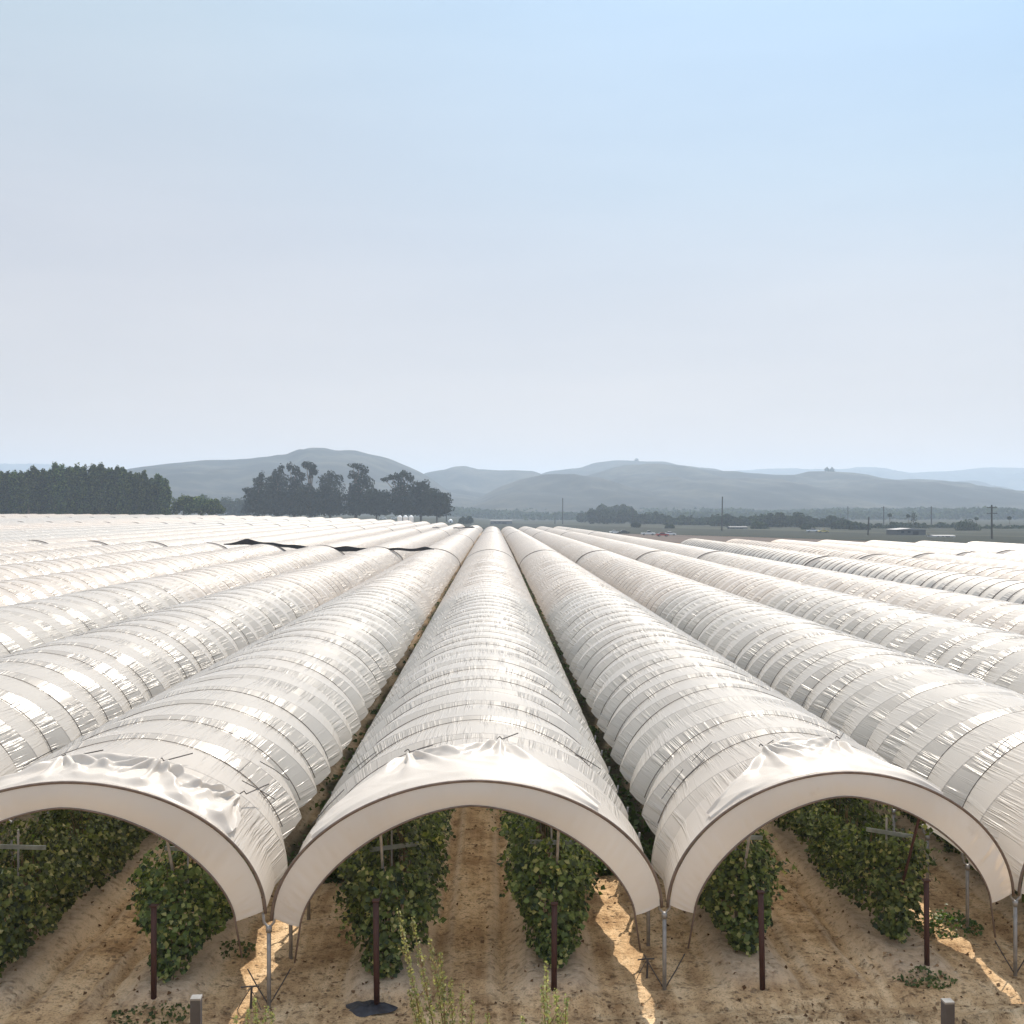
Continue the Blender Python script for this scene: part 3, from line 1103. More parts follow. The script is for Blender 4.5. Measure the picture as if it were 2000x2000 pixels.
def tuft(px, py, r0, h, n, lab, mat, seed):
    D = CAMZ * F / (py - 998); x = pxx(px, D)
    r = np.random.default_rng(seed)
    a = r.uniform(0, 2 * PI, n); q = np.sqrt(r.random(n)) * r0
    P0 = np.stack([q * np.cos(a) * 1.3, q * np.sin(a), r.random(n) * h * (1.1 - q / r0)], 1)
    N = r.normal(size=(n, 3)) * .6 + np.array([0, -.3, .7])
    T = thing('weed_tuft', lab, 'weed', (x, D, float(tz(x, D)) + .03), 0, 'low green weed tufts under the tunnels')
    obj('leaves', leaves_mesh('leaves', P0, N, r.uniform(.04, .10, n), r.random(n), seed), mat, T)


tuft(1805, 1922, .42, .22, 260, 'dark green weed tuft at the foot of the bare rust-red post', M['tuft'], 1)
tuft(1850, 1822, .55, .45, 420, 'pale green weed clump behind the bare rust-red post', M['tuft'], 2)
tuft(448, 1862, .4, .25, 160, 'dry weed tuft beside the path under the left tunnel', M['tuft'], 3)
tuft(300, 1985, .5, .15, 200, 'low green weeds at the foot of the left rust-red post', M['tuft'], 4)


# loose stake and timber block beside the right leg of the central tunnel
def stake(px, py, lab, h, seed):
    D = CAMZ * F / (py - 998); x = pxx(px, D)
    T = thing('anchor_stake', lab, 'stake', (x, D, float(tz(x, D))), 0, 'anchor stakes beside the tunnel legs')
    MB().tube([(0, 0, -.1), (.02, 0, h)], .02, 6).build('shaft', M['wire'], T)
    MB().tube([(-.16, 0, h * .95), (0, 0, h), (.14, .02, h * .97)], .014, 5).build('crosspiece', M['wire'], T)
    for s in (-1, 1):
        MB().tube([(0, 0, h * .9), (s * .12, -.05, h * .4), (s * .2, -.1, 0)], .008, 4).build('wire_leg', M['wire'], T)


stake(1263, 1912, 'dark stake with wire legs left of the leg between central and right tunnels', .34, 1)
stake(489, 1965, 'dark stake with tangled wire left of the leg between central and left tunnels', .36, 2)


# ------------------------------------------------------------------ black shade cloth across the cross aisle
def shade_cloth(pts, lab, d=.9):
    """pts: (px, top z, hang) left to right at depth D"""
    n = 70
    xs = np.linspace(pts[0][0], pts[-1][0], n)
    zt = np.interp(xs, [p[0] for p in pts], [p[1] for p in pts])
    hg = np.interp(xs, [p[0] for p in pts], [p[2] for p in pts])
    D = np.interp(xs, [p[0] for p in pts], [p[3] for p in pts])
    nv = 6
    w = np.linspace(0, 1, nv)[:, None]
    X = xs[None] + 0 * w
    Z = zt[None] - hg[None] * w + .05 * np.sin(xs * 2.1)[None]
    Y = D[None] + w * (d * .5) + .15 * np.sin(xs * 1.3 + 2)[None] * w
    v = np.stack([X, Y, Z], -1)
    back = v + np.array([0, .06, 0])
    V = np.concatenate([v.reshape(-1, 3), back.reshape(-1, 3)])
    f = grid_faces(nv, n)
    f2 = f[:, ::-1] + nv * n
    o = obj('shade_cloth', mesh_np('shade_cloth', V, np.concatenate([f, f2]), True), M['cloth'])
    tag(o, lab, 'shade cloth', 'black cloths over the cross aisles')


def cl(px, py, hang, D):
    return (pxx(px, D), pxz(py, D, px), hang, D)


shade_cloth([cl(436, 1063, .12, 131), cl(460, 1058, .35, 131), cl(482, 1052.5, .75, 131), cl(515, 1059, .5, 131), cl(560, 1063, .35, 131), cl(600, 1067, .7, 131),
             cl(650, 1068.5, .35, 131), cl(672, 1067, .7, 130.5), cl(720, 1070.5, .25, 130), cl(770, 1070.5, .3, 130), cl(815, 1071, .35, 129.6), cl(832, 1068, .5, 129.4), cl(848, 1071.5, .15, 129.2)],
            'long black cloth lying across the tunnel tops left of the central tunnel')
shade_cloth([cl(838, 1029.5, .15, 330), cl(870, 1030.5, .3, 330), cl(905, 1030, .3, 330), cl(922, 1027.5, .55, 330), cl(927, 1030, .2, 330)],
            'small distant black cloth on the tunnel tops near the far end')


# ------------------------------------------------------------------ trees
def tree_mesh(blobs, n, leaf, seed, stretch=(1, 1)):
    """leaf clumps through ellipsoid lobes: (x,y,z,rx,ry,rz)"""
    r = np.random.default_rng(seed)
    vol = np.array([b[3] * b[5] for b in blobs]); vol = vol / vol.sum()
    P_ = []; N_ = []
    for b, w in zip(blobs, vol):
        k = max(12, int(n * w))
        d = r.normal(size=(k, 3)); d /= np.linalg.norm(d, axis=1, keepdims=True)
        rad = 1.08 * (1 - .62 * r.random(k) ** 2.2)[:, None]
        lum = (.62 + .72 * vnoise(d[:, 0] * 2.2 + b[0], d[:, 2] * 2.2 + b[2] + d[:, 1], seed))[:, None]
        P_.append(np.array(b[:3]) + d * rad * lum * np.array(b[3:]))
        N_.append(d + r.normal(0, .6, (k, 3)) + np.array([0, 0, .35]))
    P_ = np.concatenate(P_); N_ = np.concatenate(N_)
    return leaves_mesh('crown', P_, N_, leaf * r.uniform(.6, 1.5, len(P_)), r.random(len(P_)), seed, .2)


def trunk_mesh(h, r0, limbs):
    mb = MB()
    mb.tube([(0, 0, -.5), (.1, 0, h * .5), (0, .1, h)], [r0, r0 * .75, r0 * .4], 7)
    for (x, y, z) in limbs:
        mb.tube([(0, 0, h * .45), (x * .45, y * .45, h * .45 + (z - h * .45) * .6), (x, y, z)], [r0 * .5, r0 * .35, r0 * .12], 5)
    return mb.mesh('trunk')


def put_tree(name, lab, px, D, blobs_px, n, leaf, mat, seed, group, base=None, cat='tree'):
    """blobs_px: (px, py, rx px, ry px) in the photograph; depth is given by each lobe's width"""
    X = pxx(px, D); z0 = float(tz(X, D)) if base is None else base
    bl = []
    rr = random.Random(seed)
    for (bx, by, rx, ry) in blobs_px:
        k = D / F
        bl.append((pxx(bx, D) - X, rr.uniform(-.5, .5) * rx * k, pxz(by, D, bx) - z0, rx * k, max(rx * k * .9, 1.2), ry * k))
    T = thing(name, lab, cat, (X, D, z0), 0, group)
    obj('crown', tree_mesh(bl, n, leaf, seed), mat, T)
    zmax = max(b[2] for b in bl)
    obj('trunk', trunk_mesh(zmax * .8, .03 * zmax + .05, [b[:3] for b in bl[:8]]), M['bark'], T)
    return T


# wood on the left: narrow upright trees in a close row, uneven tops
prof = [(-60, 922), (0, 922), (22, 920), (50, 920), (83, 913), (130, 910), (160, 914), (181, 913), (210, 914), (239, 919), (283, 926), (319, 938), (337, 954)]
xsw = np.array([p[0] for p in prof]); ysw = np.array([p[1] for p in prof])
n = 0
rr = random.Random(5)
px = -60
wood = []
while px < 336:
    wood.append((px, 440 + rr.uniform(-4, 4)))
    px += rr.uniform(11, 17)
for q, (px, D) in enumerate(wood):
    top = float(np.interp(px, xsw, ysw)) + rr.uniform(-8, 6)
    w = rr.uniform(7.5, 11)
    bl = []
    y = top + 8
    bl.append((px + rr.uniform(-2, 2), top + 7, w * .55, 9)); bl.append((px + rr.uniform(-5, 5), top + 13, w * .9, 9))
    while y < 1000:
        bl.append((px + rr.uniform(-4, 4), y + 8, w * rr.uniform(.8, 1.15), 13)); y += 11
    put_tree('woodland_tree', 'tall narrow green tree in the dense left wood, %s from the left' % ORD[q], px, D, bl, 3200, .75, M['wood'], 300 + q, 'trees of the dense wood on the left')
q0 = len(wood)
for q in range(13):                                   # second rank closes the gaps
    px = -50 + q * 30 + rr.uniform(-5, 5)
    if px > 325: break
    top = float(np.interp(px, xsw, ysw)) + rr.uniform(5, 12)
    bl = [(px, top + 9, 9, 11)] + [(px + rr.uniform(-5, 5), top + 20 + 14 * k, 15, 14) for k in range(6)]
    put_tree('woodland_tree', 'dark green tree in the second rank of the left wood, %s from the left' % ORD[q], px, 456, bl, 2200, .95, M['wood'], 360 + q, 'trees of the dense wood on the left')
BUSH = [(358, 985, [(358, 983, 17, 17), (345, 990, 12, 14), (372, 985, 12, 16)], 'rounded bush-like tree at the right end of the left wood'),
        (392, 990, [(388, 987, 17, 16), (405, 990, 16, 14), (376, 993, 14, 12)], 'low dark spreading tree between the left wood and the eucalyptus grove'),
        (422, 992, [(418, 990, 14, 12), (430, 995, 9, 9)], 'lowest small round tree right of the left wood')]
for q, (px, _, bl, lab) in enumerate(BUSH):
    put_tree('bushy_tree', lab, px, 430, bl, 2600, .65, M['wood'], 380 + q, 'low trees beside the left wood')
for q, (px, top, w) in enumerate([(395, 966, 14), (440, 972, 13), (462, 976, 15), (478, 974, 12), (905, 1012, 8), (916, 1009, 5)]):
    bl = [(px, top + w * .8, w, w * .8), (px - w * .6, top + w * 1.5, w * .8, w * .8), (px + w * .6, top + w * 1.5, w * .8, w * .8)]
    put_tree('distant_tree', ['grey hazy tree peeping over the left wood', 'grey hazy round tree left of the eucalyptus grove', 'broad grey hazy tree touching the eucalyptus grove',
                              'small grey hazy tree at the left foot of the eucalyptus grove', 'tiny bush on the plain right of the eucalyptus grove', 'tiny pointed bush left of the far barn'][q],
             px, 820 if px < 800 else 700, bl, 1000, 1.5, M['tree'], 390 + q, 'hazy trees behind the tunnels')

# eucalyptus grove
EUC = [
    ('leftmost leaning eucalyptus of the grove with feathery left edge', 505, [(482, 957, 8, 5), (494, 962, 13, 9), (505, 942, 10, 12), (512, 930, 6, 9), (518, 955, 16, 15), (500, 980, 18, 17), (520, 985, 18, 18)]),
    ('second eucalyptus from the left with spiky twin tops', 545, [(538, 925, 6, 9), (548, 917, 6, 9), (530, 940, 12, 13), (550, 938, 14, 15), (540, 962, 20, 18), (545, 985, 22, 20)]),
    ('eucalyptus with a dense peaked crown in the left half of the grove', 575, [(565, 912, 6, 9), (578, 920, 9, 10), (588, 930, 9, 11), (575, 945, 16, 16), (585, 968, 22, 18), (575, 988, 22, 16)]),
    ('thin eucalyptus holding a separate leaf tuft high above the grove', 606, [(598, 907, 9, 5), (608, 912, 10, 7), (612, 921, 9, 7), (606, 930, 5, 4), (604, 958, 12, 14), (612, 980, 20, 20)]),
    ('broad domed eucalyptus in the middle of the grove', 645, [(645, 928, 11, 8), (634, 936, 10, 9), (657, 936, 13, 10), (645, 950, 24, 14), (640, 972, 26, 18), (650, 990, 26, 14)]),
    ('tallest dark eucalyptus of the grove with a flat tilted top', 695, [(690, 909, 10, 4), (702, 912, 10, 6), (712, 920, 9, 8), (690, 928, 11, 9), (706, 936, 16, 12), (718, 945, 12, 11), (695, 952, 18, 13), (700, 972, 26, 18), (705, 990, 26, 14)]),
    ('eucalyptus filling the gap between the two tallest crowns', 735, [(730, 968, 16, 11), (745, 972, 16, 11), (735, 988, 22, 15)]),
    ('open-topped eucalyptus at the right with side branches', 785, [(752, 937, 8, 4), (764, 932, 9, 5), (776, 930, 10, 6), (790, 926, 10, 6), (799, 934, 9, 8), (780, 942, 12, 7), (775, 958, 10, 8), (792, 955, 14, 12), (785, 975, 20, 16), (780, 990, 22, 14)]),
    ('rounded eucalyptus second from the right end of the grove', 822, [(815, 950, 12, 9), (828, 948, 12, 9), (822, 962, 22, 13), (820, 982, 24, 18)]),
    ('lower rounded eucalyptus at the right end of the grove', 853, [(845, 966, 11, 8), (856, 972, 11, 9), (852, 986, 18, 14), (858, 995, 12, 12)]),
]
for q, (lab, px, bl) in enumerate(EUC):
    bl = bl + [(px - 9, 972, 17, 18), (px + 10, 976, 17, 17), (px - 12, 992, 17, 11), (px + 12, 993, 17, 11), (px, 1000, 22, 7)]
    put_tree('eucalyptus_tree', lab, px, 545 + (q % 3) * 7, bl, 6500, .85, M['euc'], 420 + q, 'eucalyptus grove in front of the left hill')

# trees scattered over the plain to the right
RT = []
rr = random.Random(21)
for (a, b, y0, y1, base, D) in [(1130, 1160, 1000, 1004, 1016, 950), (1150, 1235, 993, 1000, 1021, 860), (1170, 1230, 984, 990, 1016, 980), (1240, 1300, 998, 1004, 1022, 820),
                                (1300, 1390, 1005, 1012, 1024, 780), (1395, 1470, 1003, 1010, 1028, 720), (1480, 1560, 1000, 1008, 1030, 690),
                                (1560, 1640, 1006, 1012, 1030, 680), (1630, 1690, 1015, 1022, 1036, 600), (1690, 1770, 1020, 1026, 1036, 640),
                                (1770, 1880, 1020, 1026, 1036, 650), (1920, 2040, 1022, 1028, 1040, 620)]:
    px = a
    while px < b:
        w = rr.uniform(9, 17)
        RT.append((px + w * .5, rr.uniform(y0, y1), w, base, D + rr.uniform(-20, 20))); px += w * 1.15
RT.sort()
SPECIAL = [(1890, 1016, 24, 1040, 560), (1483, 1020, 17, 1036, 600), (1578, 1024, 14, 1038, 590), (1242, 1020, 9, 1029, 640), (1308, 1024, 9, 1031, 620)]
SL = ['dark round tree standing alone on the plain near the right edge', 'dark bushy tree before the tree belt left of the yellow vehicle', 'dark small round tree next to the white and yellow vehicles',
      'dark bush at the foot of the leaning pole', 'small dark bush on the field edge above the parked cars']
for q, (px, top, w, base, D) in enumerate(RT):
    bl = [(px, top + w * .55, w * .62, w * .5), (px - w * .45, top + w * .9, w * .5, w * .5), (px + w * .45, top + w * .85, w * .52, w * .5),
          (px, (top + base) / 2 + 3, w * .8, (base - top) * .45)]
    put_tree('plain_tree', 'hazy round grey-green tree on the plain right of centre, %s from the left' % ORD[min(q, 39)] if q < 40 else 'hazy grey-green tree at the right edge of the plain, %s of the last ones' % ORD[q - 40],
             px, D, bl, 1300, 1.35, M['tree'], 500 + q, 'trees of the belt across the plain')
for q, (px, top, w, base, D) in enumerate(SPECIAL):
    bl = [(px, top + w * .4, w * .7, w * .45), (px - w * .5, top + w * .6, w * .55, w * .42), (px + w * .5, top + w * .62, w * .55, w * .42), (px, base - w * .3, w * .7, w * .4)]
    put_tree('round_tree', SL[q], px, D, bl, 1500, .75, M['tree'], 600 + q, 'dark single trees on the plain')
for q, (px, top, base, D, lab) in enumerate([(1784, 1000, 1034, 640, 'tall cypress-like tree among low trees on the right plain'), (1907, 1010, 1034, 640, 'thin palm-like tree left of the rightmost utility pole'),
                                             (1738, 1003, 1034, 640, 'small round-headed palm right of the left double-armed pole'), (1774, 1005, 1034, 640, 'thin palm beside the cypress-like tree'),
                                             (1972, 1009, 1036, 640, 'palm-like tree with a small round head right of the rightmost pole')]):
    bl = [(px, top + 6, 5, 7), (px, top + 14, 5, 8)] if q == 0 else [(px, top + 3, 3.2, 3)]
    put_tree('slim_tree', lab, px, D, bl, 160, .7, M['tree'], 640 + q, 'slim trees rising above the belt')

# far wooded belt at the foot of the hills: nobody could count it
r = np.random.default_rng(77)
n = 42000
ppx = r.uniform(860, 2150, n); D = r.uniform(1250, 2000, n)
X = np.array([pxx(a, b) for a, b in zip(ppx, D)])
hh = 3 + 11 * vnoise(X * .012, D * .01, 3)
Zb = tz(X, D) + 14 * ss(700, 2500, D) * (fbm(X * .002, D * .002, 17) - .47)
keep = vnoise(X * .006, D * .012, 9) > .47
P0 = np.stack([X, D, Zb + hh * r.random(n) ** .7], 1)[keep]
o = obj('far_woodland', leaves_mesh('far_woodland', P0, r.normal(size=P0.shape) + np.array([0, -.3, .8]), r.uniform(4, 9, len(P0)), r.random(len(P0)), 5, .2), M['tree'])
tag(o, 'hazy belt of far woodland at the foot of the hills', 'woodland', None, 'stuff')


# ------------------------------------------------------------------ hills
def hill(name, D, pts, depth, seed, flank=None):
    """a ridge with crest at depth D; pts = crest in the picture; slopes fall to the plain before and behind it"""
    pts = sorted(pts)
    n = 220
    px = np.linspace(pts[0][0], pts[-1][0], n)
    py = np.interp(px, [p[0] for p in pts], [p[1] for p in pts])
    ker = np.array([1, 2, 3, 2, 1.]) / 9
    py = np.convolve(np.pad(py, 2, mode='edge'), ker, 'valid')
    X = np.array([pxx(a, D) for a in px])
    Z = np.array([pxz(b, D, a) for a, b in zip(px, py)])
    Z = Z + D * .0011 * (fbm(X * .02, X * 0, seed, 4) - .47)
    v = np.linspace(-1, 1, 61)
    fall = np.where(v < 0, 1 - np.abs(v) ** 1.25, 1 - np.abs(v) ** 1.5)
    XX = X[None] + 0 * v[:, None]
    YY = D + v[:, None] * depth * np.where(v[:, None] < 0, 1, 1.2) + 0 * X[None]
    rel = fbm(XX / 260 + seed, YY / 260, seed + 2, 5) - .47
    spur = np.abs(fbm(XX / 190 + .25 * YY / 190, YY / 520, seed + 6, 4) - .47)
    env = 1 - np.exp(-np.abs(v[:, None]) * 6)
    ZZ = Z[None] * fall[:, None] + env * fall[:, None] * Z[None] * (.75 * rel - 1.5 * spur * (1 - .3 * np.abs(v[:, None])))
    ZZ = np.minimum(ZZ, Z[None] * (1 - .12 * np.abs(v[:, None])) + .0) - 12 * np.abs(v[:, None]) ** 4
    edge = np.minimum(1, np.minimum(np.arange(n), np.arange(n)[::-1]) / 8.0)
    ZZ = ZZ * edge[None] - 15 * (1 - edge[None])
    me = mesh_np(name, np.stack([XX, YY, ZZ], -1).reshape(-1, 3), grid_faces(61, n), True)
    return tag(obj(name, me, M['hill']), kind='structure')


hill('hill', 2300, [(-420, 990), (-200, 960), (0, 944), (120, 932), (232, 920), (253, 915.5), (326, 905), (398, 899), (478, 897), (540, 890), (577, 885), (588, 879), (602, 874), (642, 875.5), (651, 881), (689, 878),
                    (707, 883), (757, 894), (797, 911), (828, 925), (856, 944), (881, 962), (928, 969), (985, 985), (1040, 996)], 900, 1)
hill('hill', 2900, [(720, 985), (770, 950), (832, 923.5), (866, 918), (887, 911), (909, 910), (934, 917), (974, 919), (1000, 918), (1040, 920), (1049, 923), (1090, 940), (1150, 960), (1230, 985)], 800, 2)
hill('hill', 3300, [(960, 985), (1020, 940), (1071, 920.6), (1136, 914), (1158, 905), (1198, 899), (1241, 900), (1300, 902), (1325, 908), (1387, 916), (1409, 920), (1480, 940), (1560, 965), (1640, 990)], 900, 3)
hill('hill', 2100, [(900, 992), (946, 967), (977, 950), (1018, 936), (1061, 929), (1110, 928.5), (1160, 934), (1215, 948), (1290, 972), (1340, 992)], 700, 4)
hill('hill', 2500, [(1040, 990), (1110, 940), (1142, 930), (1164, 923.6), (1195, 914), (1226, 908), (1316, 908), (1350, 914), (1400, 919.6), (1437, 920.5), (1462, 924), (1524, 928), (1561, 927), (1574, 920.5), (1617, 920.5), (1658, 923),
                    (1695, 927), (1726, 934.5), (1751, 937.6), (1782, 934.5), (1850, 939), (1897, 950), (1943, 962.5), (2000, 978), (2080, 992)], 900, 5)
hill('hill', 4000, [(1720, 985), (1800, 955), (1875, 940), (1903, 937.6), (1922, 942), (1959, 958), (2000, 968), (2100, 960), (2250, 975), (2350, 990)], 700, 6)
hill('hill', 5600, [(1250, 990), (1340, 940), (1431, 919), (1477, 917), (1540, 913.4), (1574, 916), (1642, 916), (1679, 912), (1726, 914), (1773, 923), (1819, 922), (1866, 919), (1922, 913.4), (2000, 914), (2200, 925), (2400, 985)], 1100, 7)
hill('hill', 5800, [(-700, 985), (-400, 915), (-100, 908), (0, 906), (60, 905), (109, 907), (160, 914), (260, 940), (400, 985)], 1000, 8)
# tiny tree clusters standing on the ridges
for q, (px, py, D, lab) in enumerate([(1615, 916, 2500, 'tiny tall tree cluster on the crest of the right hill'), (1625, 917, 2500, 'tiny lower tree on the crest right of the tall cluster'),
                                      (1243, 898.5, 3300, 'tiny tree clump on the highest central ridge')]):
    b = pxz(py + 6, D, px)
    put_tree('ridge_tree', lab, px, D, [(px, py, 3, 4), (px - 3, py + 2, 2.5, 3), (px + 3, py + 2, 2.5, 3)], 120, 3.0, M['tree'], 700 + q, 'trees on the ridge lines', base=b)


# ------------------------------------------------------------------ utility poles, vehicles, buildings
def upole(px, pt, pb, lab, arms=0, lean=0.0):
    x, D = gpt(px, pb)
    z0 = float(tz(x, D)); h = pxz(pt, D, px) - z0
    T = thing('utility_pole', lab, 'utility pole', (x, D, z0), 0, 'utility poles on the plain')
    MB().tube([(-lean * h, 0, -.5), (0, 0, h)], [.24 + D * .0002, .18 + D * .0002], 7).build('shaft', M['polewood'], T)
    for k in range(arms):
        mb = MB(); zc = h - .9 - 1.9 * k
        mb.box(0, -.2, zc, 3.4, .16, .18)
        a = mb.build('crossarm', M['polewood'], T)
        mi = MB()
        for s in (-1.5, -.6, .6, 1.5): mi.box(s, -.2, zc + .2, .14, .14, .24)
        mi.build('insulators', M['greywall'], a)


upole(1099, 973, 1024, 'tall plain utility pole right of the central tunnel end')
upole(1237, 993, 1030, 'short leaning utility pole near the parked cars', 0, .09)
upole(1411, 970, 1037, 'tall slightly leaning utility pole right of the parked cars', 0, .02)
upole(1656, 989, 1022, 'plain pole left of the two double-armed poles', 0)
upole(1697, 1009, 1046, 'short leaning pole at the crop edge left of the dark shed', 0, .06)
upole(1726, 989, 1029, 'pole with crossarm, leftmost of the three armed poles', 1)
upole(1819, 989, 1029, 'pole with crossarm, middle one of the three armed poles', 1)
upole(1937, 986, 1054, 'tall pole with two crossarms near the right edge', 2)
upole(1642, 1003, 1019, 'very short pole stub beside the plain pole', 0)
upole(872, 969, 1019, 'pole at the right end of the eucalyptus grove', 1)
upole(1084, 1011, 1024, 'very short pole left of the tall plain pole', 0)


def wheels(T, xs, w, r=.36):
    for x in xs:
        for s in (-1, 1):
            W = MB().tube([(x, s * (w / 2 - .18), r), (x, s * (w / 2 + .02), r)], r, 14).build('wheel', M['tyre'], T)
            MB().tube([(x, s * (w / 2 + .02), r), (x, s * (w / 2 + .045), r)], r * .55, 10).build('rim', M['steel'], W)


def car(px, pb, lab, mat, kind='sedan', rz=0.0, cat='car'):
    x, D = gpt(px, pb)
    T = thing('parked_' + ('pickup' if kind == 'pickup' else 'car'), lab, cat, (x, D, float(tz(x, D)) + .12), rz, 'vehicles parked by the field')
    w = 1.85
    if kind == 'pickup':
        body = [(-2.75, .45), (-2.75, 1.05), (-.35, 1.08), (-.30, 1.12), (1.15, 1.12), (2.55, 1.02), (2.75, .85), (2.75, .45)]
        cab = [(-.45, 1.1), (-.35, 1.80), (.65, 1.82), (1.25, 1.1)]
        xs = (-1.75, 1.75)
    else:
        body = [(-2.3, .40), (-2.35, .85), (-2.1, .98), (-.9, 1.02), (1.0, 1.0), (2.1, .85), (2.3, .62), (2.3, .40)]
        cab = [(-1.55, 1.0), (-.95, 1.44), (.35, 1.46), (1.15, 1.0)]
        xs = (-1.4, 1.4)
    MB().prism(body, -w / 2, w / 2).build('body', mat, T)
    MB().prism(cab, -w / 2 + .12, w / 2 - .12).build('cabin', M['glass'], T)
    rf = [(a * .92 + .02, z) for a, z in cab[1:3]]
    mb = MB(); mb.box((rf[0][0] + rf[1][0]) / 2, 0, rf[0][1] + .03, rf[1][0] - rf[0][0] + .1, w - .2, .06)
    mb.build('roof', mat, T)
    for s in (-1, 1):
        mb = MB(); mb.box(xs[1] + .95 - (.0 if kind == 'pickup' else .1), s * .62, .78, .06, .34, .16); mb.build('headlight', M['capgrey'], T)
    if kind == 'pickup':
        mb = MB(); mb.box(-1.55, 0, 1.09, 2.1, w - .3, .03); mb.build('load_bed', M['dark'], T)
    wheels(T, xs, w)


car(1266, 1046, 'white pickup truck parked on the dirt beside the red car', M['white'], 'pickup', .0, 'pickup truck')
car(1294, 1048.5, 'dark red car parked between the white pickup and a white car', M['red'], 'sedan', .1)
car(1309, 1046.5, 'white car parked right of the red car', M['white'], 'sedan', -.1)
car(1201, 1043, 'pale car with dark windows, leftmost of the parked vehicles', M['white'], 'sedan', .05)
car(1219, 1043, 'dark car parked beside the leftmost pale car', M['dark'], 'sedan', .0)
car(1587, 1040, 'small white vehicle beside the yellow one on the far field', M['white'], 'pickup', .0, 'vehicle')
car(1608, 1041, 'small pale yellow vehicle on the far field', M['yellow'], 'sedan', .0, 'vehicle')
car(748, 1014, 'white car left of the tanks below the eucalyptus grove', M['white'], 'sedan')
car(770, 1014, 'second white car close to the tanks below the eucalyptus grove', M['white'], 'sedan')


def building(px, pb, wpx, hpx, lab, wall, roof, cat='building', gable=.25, depth=8, D=None):
    x, Dg = gpt(px, pb)
    if D is None: D = Dg
    x = pxx(px, D); z0 = float(tz(x, D))
    w = wpx / F * D; h = hpx / F * D
    T = thing('farm_building', lab, cat, (x, D, z0), 0, 'farm buildings beyond the tunnels')
    hw = h * (1 - gable)
    mb = MB(); mb.box(0, depth / 2, hw / 2 - .3, w, depth, hw + .6); mb.build('wall', wall, T)
    prof = [(-w / 2 - .25, hw + .01), (0, h + .01), (w / 2 + .25, hw + .01), (w / 2 + .25, hw + .16), (0, h + .16), (-w / 2 - .25, hw + .16)]
    if w > depth:      # ridge along the width
        mb = MB()
        v = [(-w / 2 - .3, -.3, hw), (w / 2 + .3, -.3, hw), (w / 2 + .3, depth + .3, hw), (-w / 2 - .3, depth + .3, hw), (-w / 2 - .3, depth / 2, h), (w / 2 + .3, depth / 2, h)]
        mb.add(v, [(0, 1, 5, 4), (2, 3, 4, 5), (0, 4, 3), (1, 2, 5), (3, 2, 1, 0)])
    else:
        mb = MB()
        v = [(-w / 2 - .3, -.3, hw), (w / 2 + .3, -.3, hw), (w / 2 + .3, depth + .3, hw), (-w / 2 - .3, depth + .3, hw), (0, -.3, h), (0, depth + .3, h)]
        mb.add(v, [(0, 4, 5, 3), (1, 2, 5, 4), (0, 1, 4), (3, 5, 2), (3, 2, 1, 0)])
    mb.build('roof', roof, T)
    mb = MB(); mb.box(w * .15, -.03, hw * .35, min(3, w * .2), .05, hw * .7); mb.build('door', M['dark'], T)
    for s in (-.3, -.08):
        mb = MB(); mb.box(w * s, -.03, hw * .6, min(1.6, w * .1), .05, hw * .28); mb.build('window', M['glass'], T)


building(979, 1024, 42, 8.5, 'long low dark barn beyond the central tunnel end', M['greywall'], M['greywall'], 'barn', .25, 10)
building(1780, 1046, 57, 14, 'long dark shed with pale roof edge on the right plain', M['greywall'], M['roofp'], 'shed', .2, 12)
building(1845, 1050, 42, 4.5, 'low white flat-roofed shelter right of the dark shed', M['white'], M['roofp'], 'shelter', .3, 6)
building(1443, 1034, 34, 6, 'low grey shed among the trees left of the yellow vehicle', M['greywall'], M['greywall'], 'shed', .3, 8)
building(634, 1013, 19, 11, 'small beige box-like hut below the eucalyptus grove', M['beige'], M['roofb'], 'hut', .1, 5, 480)
building(590, 1013, 26, 9, 'brown-roofed low house below the eucalyptus grove', M['beige'], M['roofb'], 'house', .5, 8, 482)
building(660, 1008, 16, 13, 'white-gabled house under the middle of the grove', M['white'], M['roofb'], 'house', .4, 8, 500)
building(697, 1008, 20, 11, 'pale house with brown roof under the tallest eucalyptus', M['beige'], M['roofb'], 'house', .45, 8, 500)
building(842, 1015, 21, 4.5, 'white low trailer at the right foot of the grove', M['white'], M['roofp'], 'trailer', .15, 2.6, 482)


def tank(px, D, lab):
    x = pxx(px, D); z0 = float(tz(x, D))
    T = thing('water_tank', lab, 'tank', (x, D, z0), 0, 'white tanks below the eucalyptus grove')
    r = 1.05; h = pxz(1006.5, D, px) - z0
    MB().tube([(0, 0, 0), (0, 0, h * .85)], r, 16).build('drum', M['white'], T, False)
    MB().tube([(0, 0, h * .85), (0, 0, h * .97), (0, 0, h)], [r * 1.02, r * .5, r * .18], 16).build('lid', M['white'], T)


for q, px in enumerate((781, 792, 803)):
    tank(px, 482, ['left', 'middle', 'right'][q] + ' one of three white round tanks below the eucalyptus grove')
x, D = gpt(880, 1021)
T = thing('white_dome', 'small white dome on the field right of the eucalyptus grove', 'dome', (x, D, float(tz(x, D))), 0)
mb = MB(); mb.tube([(0, 0, 0), (0, 0, .9), (0, 0, 1.7), (0, 0, 2.2), (0, 0, 2.4)], [1.7, 1.65, 1.3, .7, .1], 14); mb.build('shell', M['white'], T, True)
mb = MB(); mb.box(0, -1.66, .6, .8, .1, 1.2); mb.build('door', M['dark'], T)

